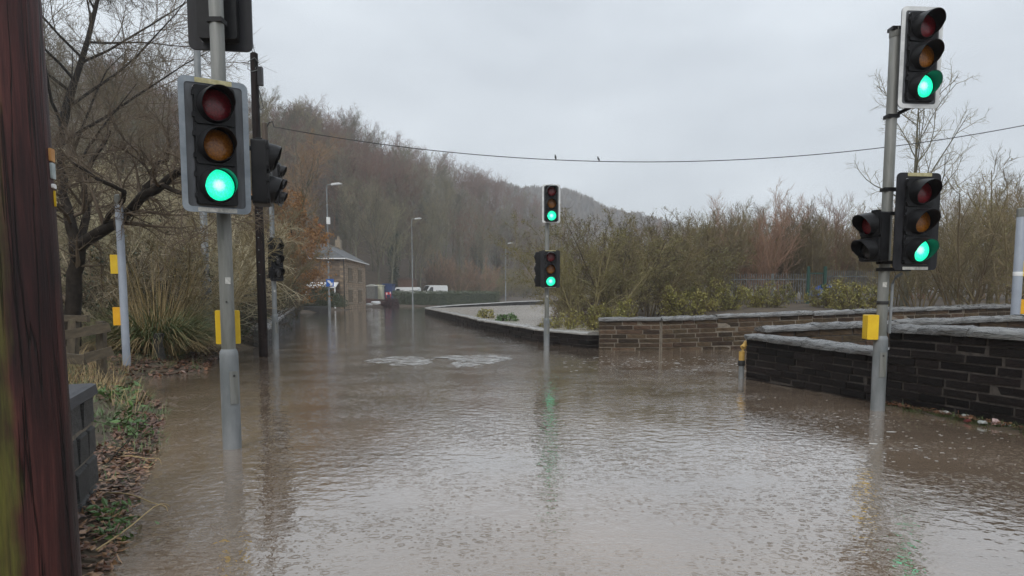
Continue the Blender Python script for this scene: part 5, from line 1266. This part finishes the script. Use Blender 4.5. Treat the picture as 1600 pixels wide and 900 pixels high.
# verge grass and leaf litter (uncountable)
rg = np.random.default_rng(77)
def verge(name, label, pts, n_t, n_b, h, m, seed, w_=.008, lean=.7):
    rg = np.random.default_rng(seed); parts = []
    for _ in range(n_t):
        x, y = pts(rg); v, q = blades(rg, n_b, .10, h, lean, w_, .25, 5); v = v + np.array([x, y, gz_at(x, y)]); parts.append((v, q))
    V, Q = merge(parts); tag(obj(name, mesh_np(name, V, Q), m), label, 'grass', kind='stuff')
def leftbank(rg, lo, hi, s0, s1):
    y = rg.uniform(lo, hi); s = rg.uniform(s0, s1); xb = np.interp(y, [p[1] for p in LEFT], [p[0] for p in LEFT]); return xb - s, y
verge('verge_grass', 'rough green grass along the left water edge', lambda r: leftbank(r, 6.3, 19, -.02, 1.8), 170, 22, .22, blade_g, 5)
verge('dry_grass', 'dry straw grass tufts along the left bank by the fence', lambda r: leftbank(r, 8.2, 13, .3, 2.4), 80, 14, .5, straw, 6, .007)
def wallfoot(r):
    u = r.random(); y = 9.5 - u * 2.6; x = np.interp(y, [5.2, 7.7, 9.52], [6.1, 5.36, 4.85]) - .03 - r.uniform(0, .14); return x, y
verge('wallfoot_grass', 'green grass and debris line along the foot of the tall dark wall', wallfoot, 110, 18, .13, blade_g, 7, .007, 1.2)
verge('river_grass', 'yellowish grass at the foot of the brown wall corner', lambda r: (r.uniform(2.3, 8), 19.3 - r.uniform(-.1, .05) + .18 * max(0, 0)), 26, 12, .16, leaf_ol, 8)
def litter(name, label, pts, n, size, m, seed, lift=.012):
    rg = np.random.default_rng(seed); c = []
    for _ in range(n):
        x, y = pts(rg); c.append((x, y, max(0.002, gz_at(x, y)) + lift + abs(rg.normal()) * .012))
    V, Q = quads(rg, np.array(c), size, .75); tag(obj(name, mesh_np(name, V, Q, smooth=False), m), label, 'leaves', kind='stuff')
litter('leaf_litter', 'wet brown fallen leaves along the left water edge', lambda r: leftbank(r, 3.0, 8.5, -.03, .45), 1500, .034, leaf_br, 1)
litter('pale_leaf_litter', 'tan and orange fallen leaves below the block wall', lambda r: leftbank(r, 3.0, 6.5, -.06, .35), 380, .038, leaf_tan, 2)
verge('bank_greenery', 'fresh green grass and weeds on the left bank', lambda r: leftbank(r, 5.2, 12.5, .02, .9), 120, 16, .16, leaf_gn, 15, .012, 1.1)
litter('bank_litter', 'brown fallen leaves on the bank under the tall grass', lambda r: leftbank(r, 9, 19, -.05, 1.6), 2600, .055, leaf_br, 3)
litter('wallfoot_litter', 'brown leaves caught along the foot of the dark wall', wallfoot, 420, .032, leaf_br, 4)
def herb(x, y, s, seed, label, m=leaf_gn):
    rg = np.random.default_rng(seed); n = 44; c = rg.normal(size=(n, 3)) * np.array([.16, .16, .07]) * s + np.array([0, 0, .10 * s]); V, Q = quads(rg, c, .055 * s, .4)
    z = max(0, gz_at(x, y)); t = thing('green_plant', label, 'plant', (x, y, z)); obj('leaves', mesh_np('leaves', V, Q, smooth=False), m, t)['kind'] = 'stuff'
    P = np.zeros((14, 3, 3)); tips = c[:14]; P[:, 0, 2] = -.03; P[:, 1] = tips * .5; P[:, 2] = tips; V, Q = tubes(P, np.full((14, 3), .004), 4); obj('stems', mesh_np('stems', V, Q), leaf_gn, t)
for i, (px, py, s, lb) in enumerate([(172, 800, .55, 'small green ivy plant at the foot of the block wall'), (176, 826, .45, 'lowest green sprig among the fallen leaves'), (195, 668, .9, 'bright green leafy plant at the water edge past the block wall'), (178, 628, 1.0, 'green leafy plant beside the end of the block wall'), (215, 680, .6, 'small green plant sticking out over the water')]):
    p = gp(px, py, .06); herb(p.x, p.y, s, 50 + i, lb)
# long dead stems reaching over the water
for i, (a, b_, lb) in enumerate([((168, 770), (262, 800), 'long dry stem lying over the water below the block wall'), ((190, 715), (252, 725), 'pale dry stem floating at the left water edge'), ((160, 735), (245, 655), 'thin dark bramble stem arching over the water'), ((150, 860), (265, 790), 'long straw stem rising from the fallen leaves')]):
    A = gp(*a, .05); B = gp(*b_, .10 if i == 2 else .03); M_ = (A + B) / 2 + Vector((0, 0, .10 if i == 2 else .05))
    o = MB().tube([(M_ - A) * (2 * q * (1 - q)) * 1.6 + (B - A) * (q * q + .4 * q * (1 - q)) + Vector((0, 0, .012 * math.sin(9 * q + i))) for q in [j / 8 for j in range(9)]], [.005 - .003 * j / 8 for j in range(9)], 6).build('dry_stem', bark_d if i == 2 else straw, None, A); tag(o, lb, 'stem')

# ------------------------------------------------------------------ litter and foam
def crumple(px, py, z, size, m, label, seed, name='litter'):
    p = gp(px, py, z); b = bmesh.new(); bmesh.ops.create_icosphere(b, subdivisions=2, radius=1); rg_ = random.Random(seed)
    for v in b.verts: v.co = Vector((v.co.x * size[0], v.co.y * size[1], max(-.2, v.co.z) * size[2])) * rg_.uniform(.68, 1.18)
    me = bpy.data.meshes.new(name); b.to_mesh(me); b.free(); o = obj(name, me, m, None, p, rg_.uniform(0, 3)); tag(o, label, 'litter', 'litter at the wall foot')
pinkp = mat('pale_pink_plastic', (.38, .27, .26), (.46, .34, .33), scale=10, rough=.4); greyp = mat('grey_white_plastic', (.28, .30, .29), (.40, .42, .41), scale=10, rough=.4); redb = mat('dark_red_rubbish', (.10, .012, .014), (.14, .02, .02), scale=10, rough=.5)
crumple(1555, 661, .03, (.055, .05, .05), pinkp, 'pale pink crumpled bag at the wall foot near the right edge', 1)
crumple(1508, 651, .03, (.085, .05, .03), greyp, 'white crumpled wrapper beside the dark red rubbish', 2)
crumple(1477, 645, .03, (.085, .05, .03), greyp, 'leftmost grey-white wrapper along the tall dark wall', 3)
crumple(1535, 661, .03, (.055, .04, .03), greyp, 'grey wrapper just left of the pale pink bag', 4)
crumple(1512, 658, .02, (.05, .04, .025), redb, 'dark red rubbish under the white wrapper', 5)
crumple(1572, 665, .02, (.05, .035, .02), greyp, 'small grey scrap right of the pale pink bag', 6)
fp = bpy.data.materials.new('thin_pale_film'); fp.use_nodes = True; n = fp.node_tree.nodes; l = fp.node_tree.links; b = n['Principled BSDF']
b.inputs['Base Color'].default_value = (.42, .42, .41, 1); b.inputs['Roughness'].default_value = .35
t_ = n.new('ShaderNodeTexCoord'); q_ = n.new('ShaderNodeTexNoise'); q_.inputs['Scale'].default_value = 3.2; q_.inputs['Detail'].default_value = 7; q_.inputs['Roughness'].default_value = .65
l.new(t_.outputs['Object'], q_.inputs['Vector']); m_ = n.new('ShaderNodeMapRange'); m_.inputs['From Min'].default_value = .38; m_.inputs['From Max'].default_value = .64; m_.inputs['To Max'].default_value = .8
l.new(q_.outputs['Fac'], m_.inputs['Value']); l.new(m_.outputs['Result'], b.inputs['Alpha'])
def foam(name, outline, label, z=.006, m=fp):  # lays a thin pale film, broken up by noise, on the water
    pts = [gp(px, py, z) for px, py in outline]; c = sum(pts, Vector()) / len(pts); b = MB(); rg_ = random.Random(4); ring = []
    n = len(pts)
    for k in range(n):
        a, e = pts[k], pts[(k + 1) % n]
        for j in range(5):
            q = a.lerp(e, j / 5); q = q + Vector((rg_.uniform(-.12, .12), rg_.uniform(-.28, .28), 0)); ring.append(q - c)
    N_ = len(ring); b.add([(0, 0, .004)] + [(p.x * .8, p.y * .8, .003) for p in ring] + [(p.x, p.y, -.004) for p in ring],
                        [(0, 1 + i, 1 + (i + 1) % N_) for i in range(N_)] + [(1 + i, 1 + N_ + i, 1 + N_ + (i + 1) % N_, 1 + (i + 1) % N_) for i in range(N_)])
    tag(b.build(name, m, None, c), label, 'foam')
foam('pale_patch', [(570, 563), (600, 558), (640, 557), (672, 560), (668, 568), (640, 571), (600, 568)], 'left pale patch on the flooded road')
foam('pale_patch', [(678, 557), (730, 554), (790, 556), (800, 560), (770, 567), (715, 574), (705, 568), (722, 563)], 'right, larger pale patch on the flooded road')
rg = np.random.default_rng(8); N_ = 420; parts = []
for k in range(N_):
    if k < 260: px, py = rg.uniform(1180, 1600), rg.normal(668, 36)
    else: px, py = rg.uniform(880, 1160), rg.normal(566, 7)
    if py < 556 or py > 800: continue
    if k < 260 and py < 600 + (px - 1180) * .17: continue
    p = gp(px, py, .003); s = rg.uniform(.004, .014) * (2.6 if rg.random() < .05 else 1) * (1.9 if k >= 260 else 1); n = 6; a = 2 * np.pi * np.arange(n) / n
    V = np.stack([p.x + np.cos(a) * s * 1.6 * rg.uniform(.6, 1.3, n), p.y + np.sin(a) * s * rg.uniform(.6, 1.3, n), np.full(n, .003)], 1)
    parts.append((V, np.arange(n)[None]))
V, Q = merge(parts); tag(obj('foam_flecks', mesh_np('foam_flecks', V, Q, smooth=False), foam_m), 'scattered pale foam flecks drifting on the brown water', 'foam', kind='stuff')

# ------------------------------------------------------------------ haze
hm = bpy.data.materials.new('rain_haze'); hm.use_nodes = True; n = hm.node_tree.nodes; n.remove(n['Principled BSDF'])
pv = n.new('ShaderNodeVolumePrincipled'); pv.inputs['Color'].default_value = (.93, .95, .98, 1); pv.inputs['Density'].default_value = .0008; pv.inputs['Anisotropy'].default_value = .25
hm.node_tree.links.new(pv.outputs[0], n['Material Output'].inputs['Volume'])
hz = MB(); hz.box((0, 412, 131), (1700, 985, 268)); tag(hz.build('haze', hm, smooth=False), 'thin grey rain haze filling the valley', 'haze', kind='stuff')
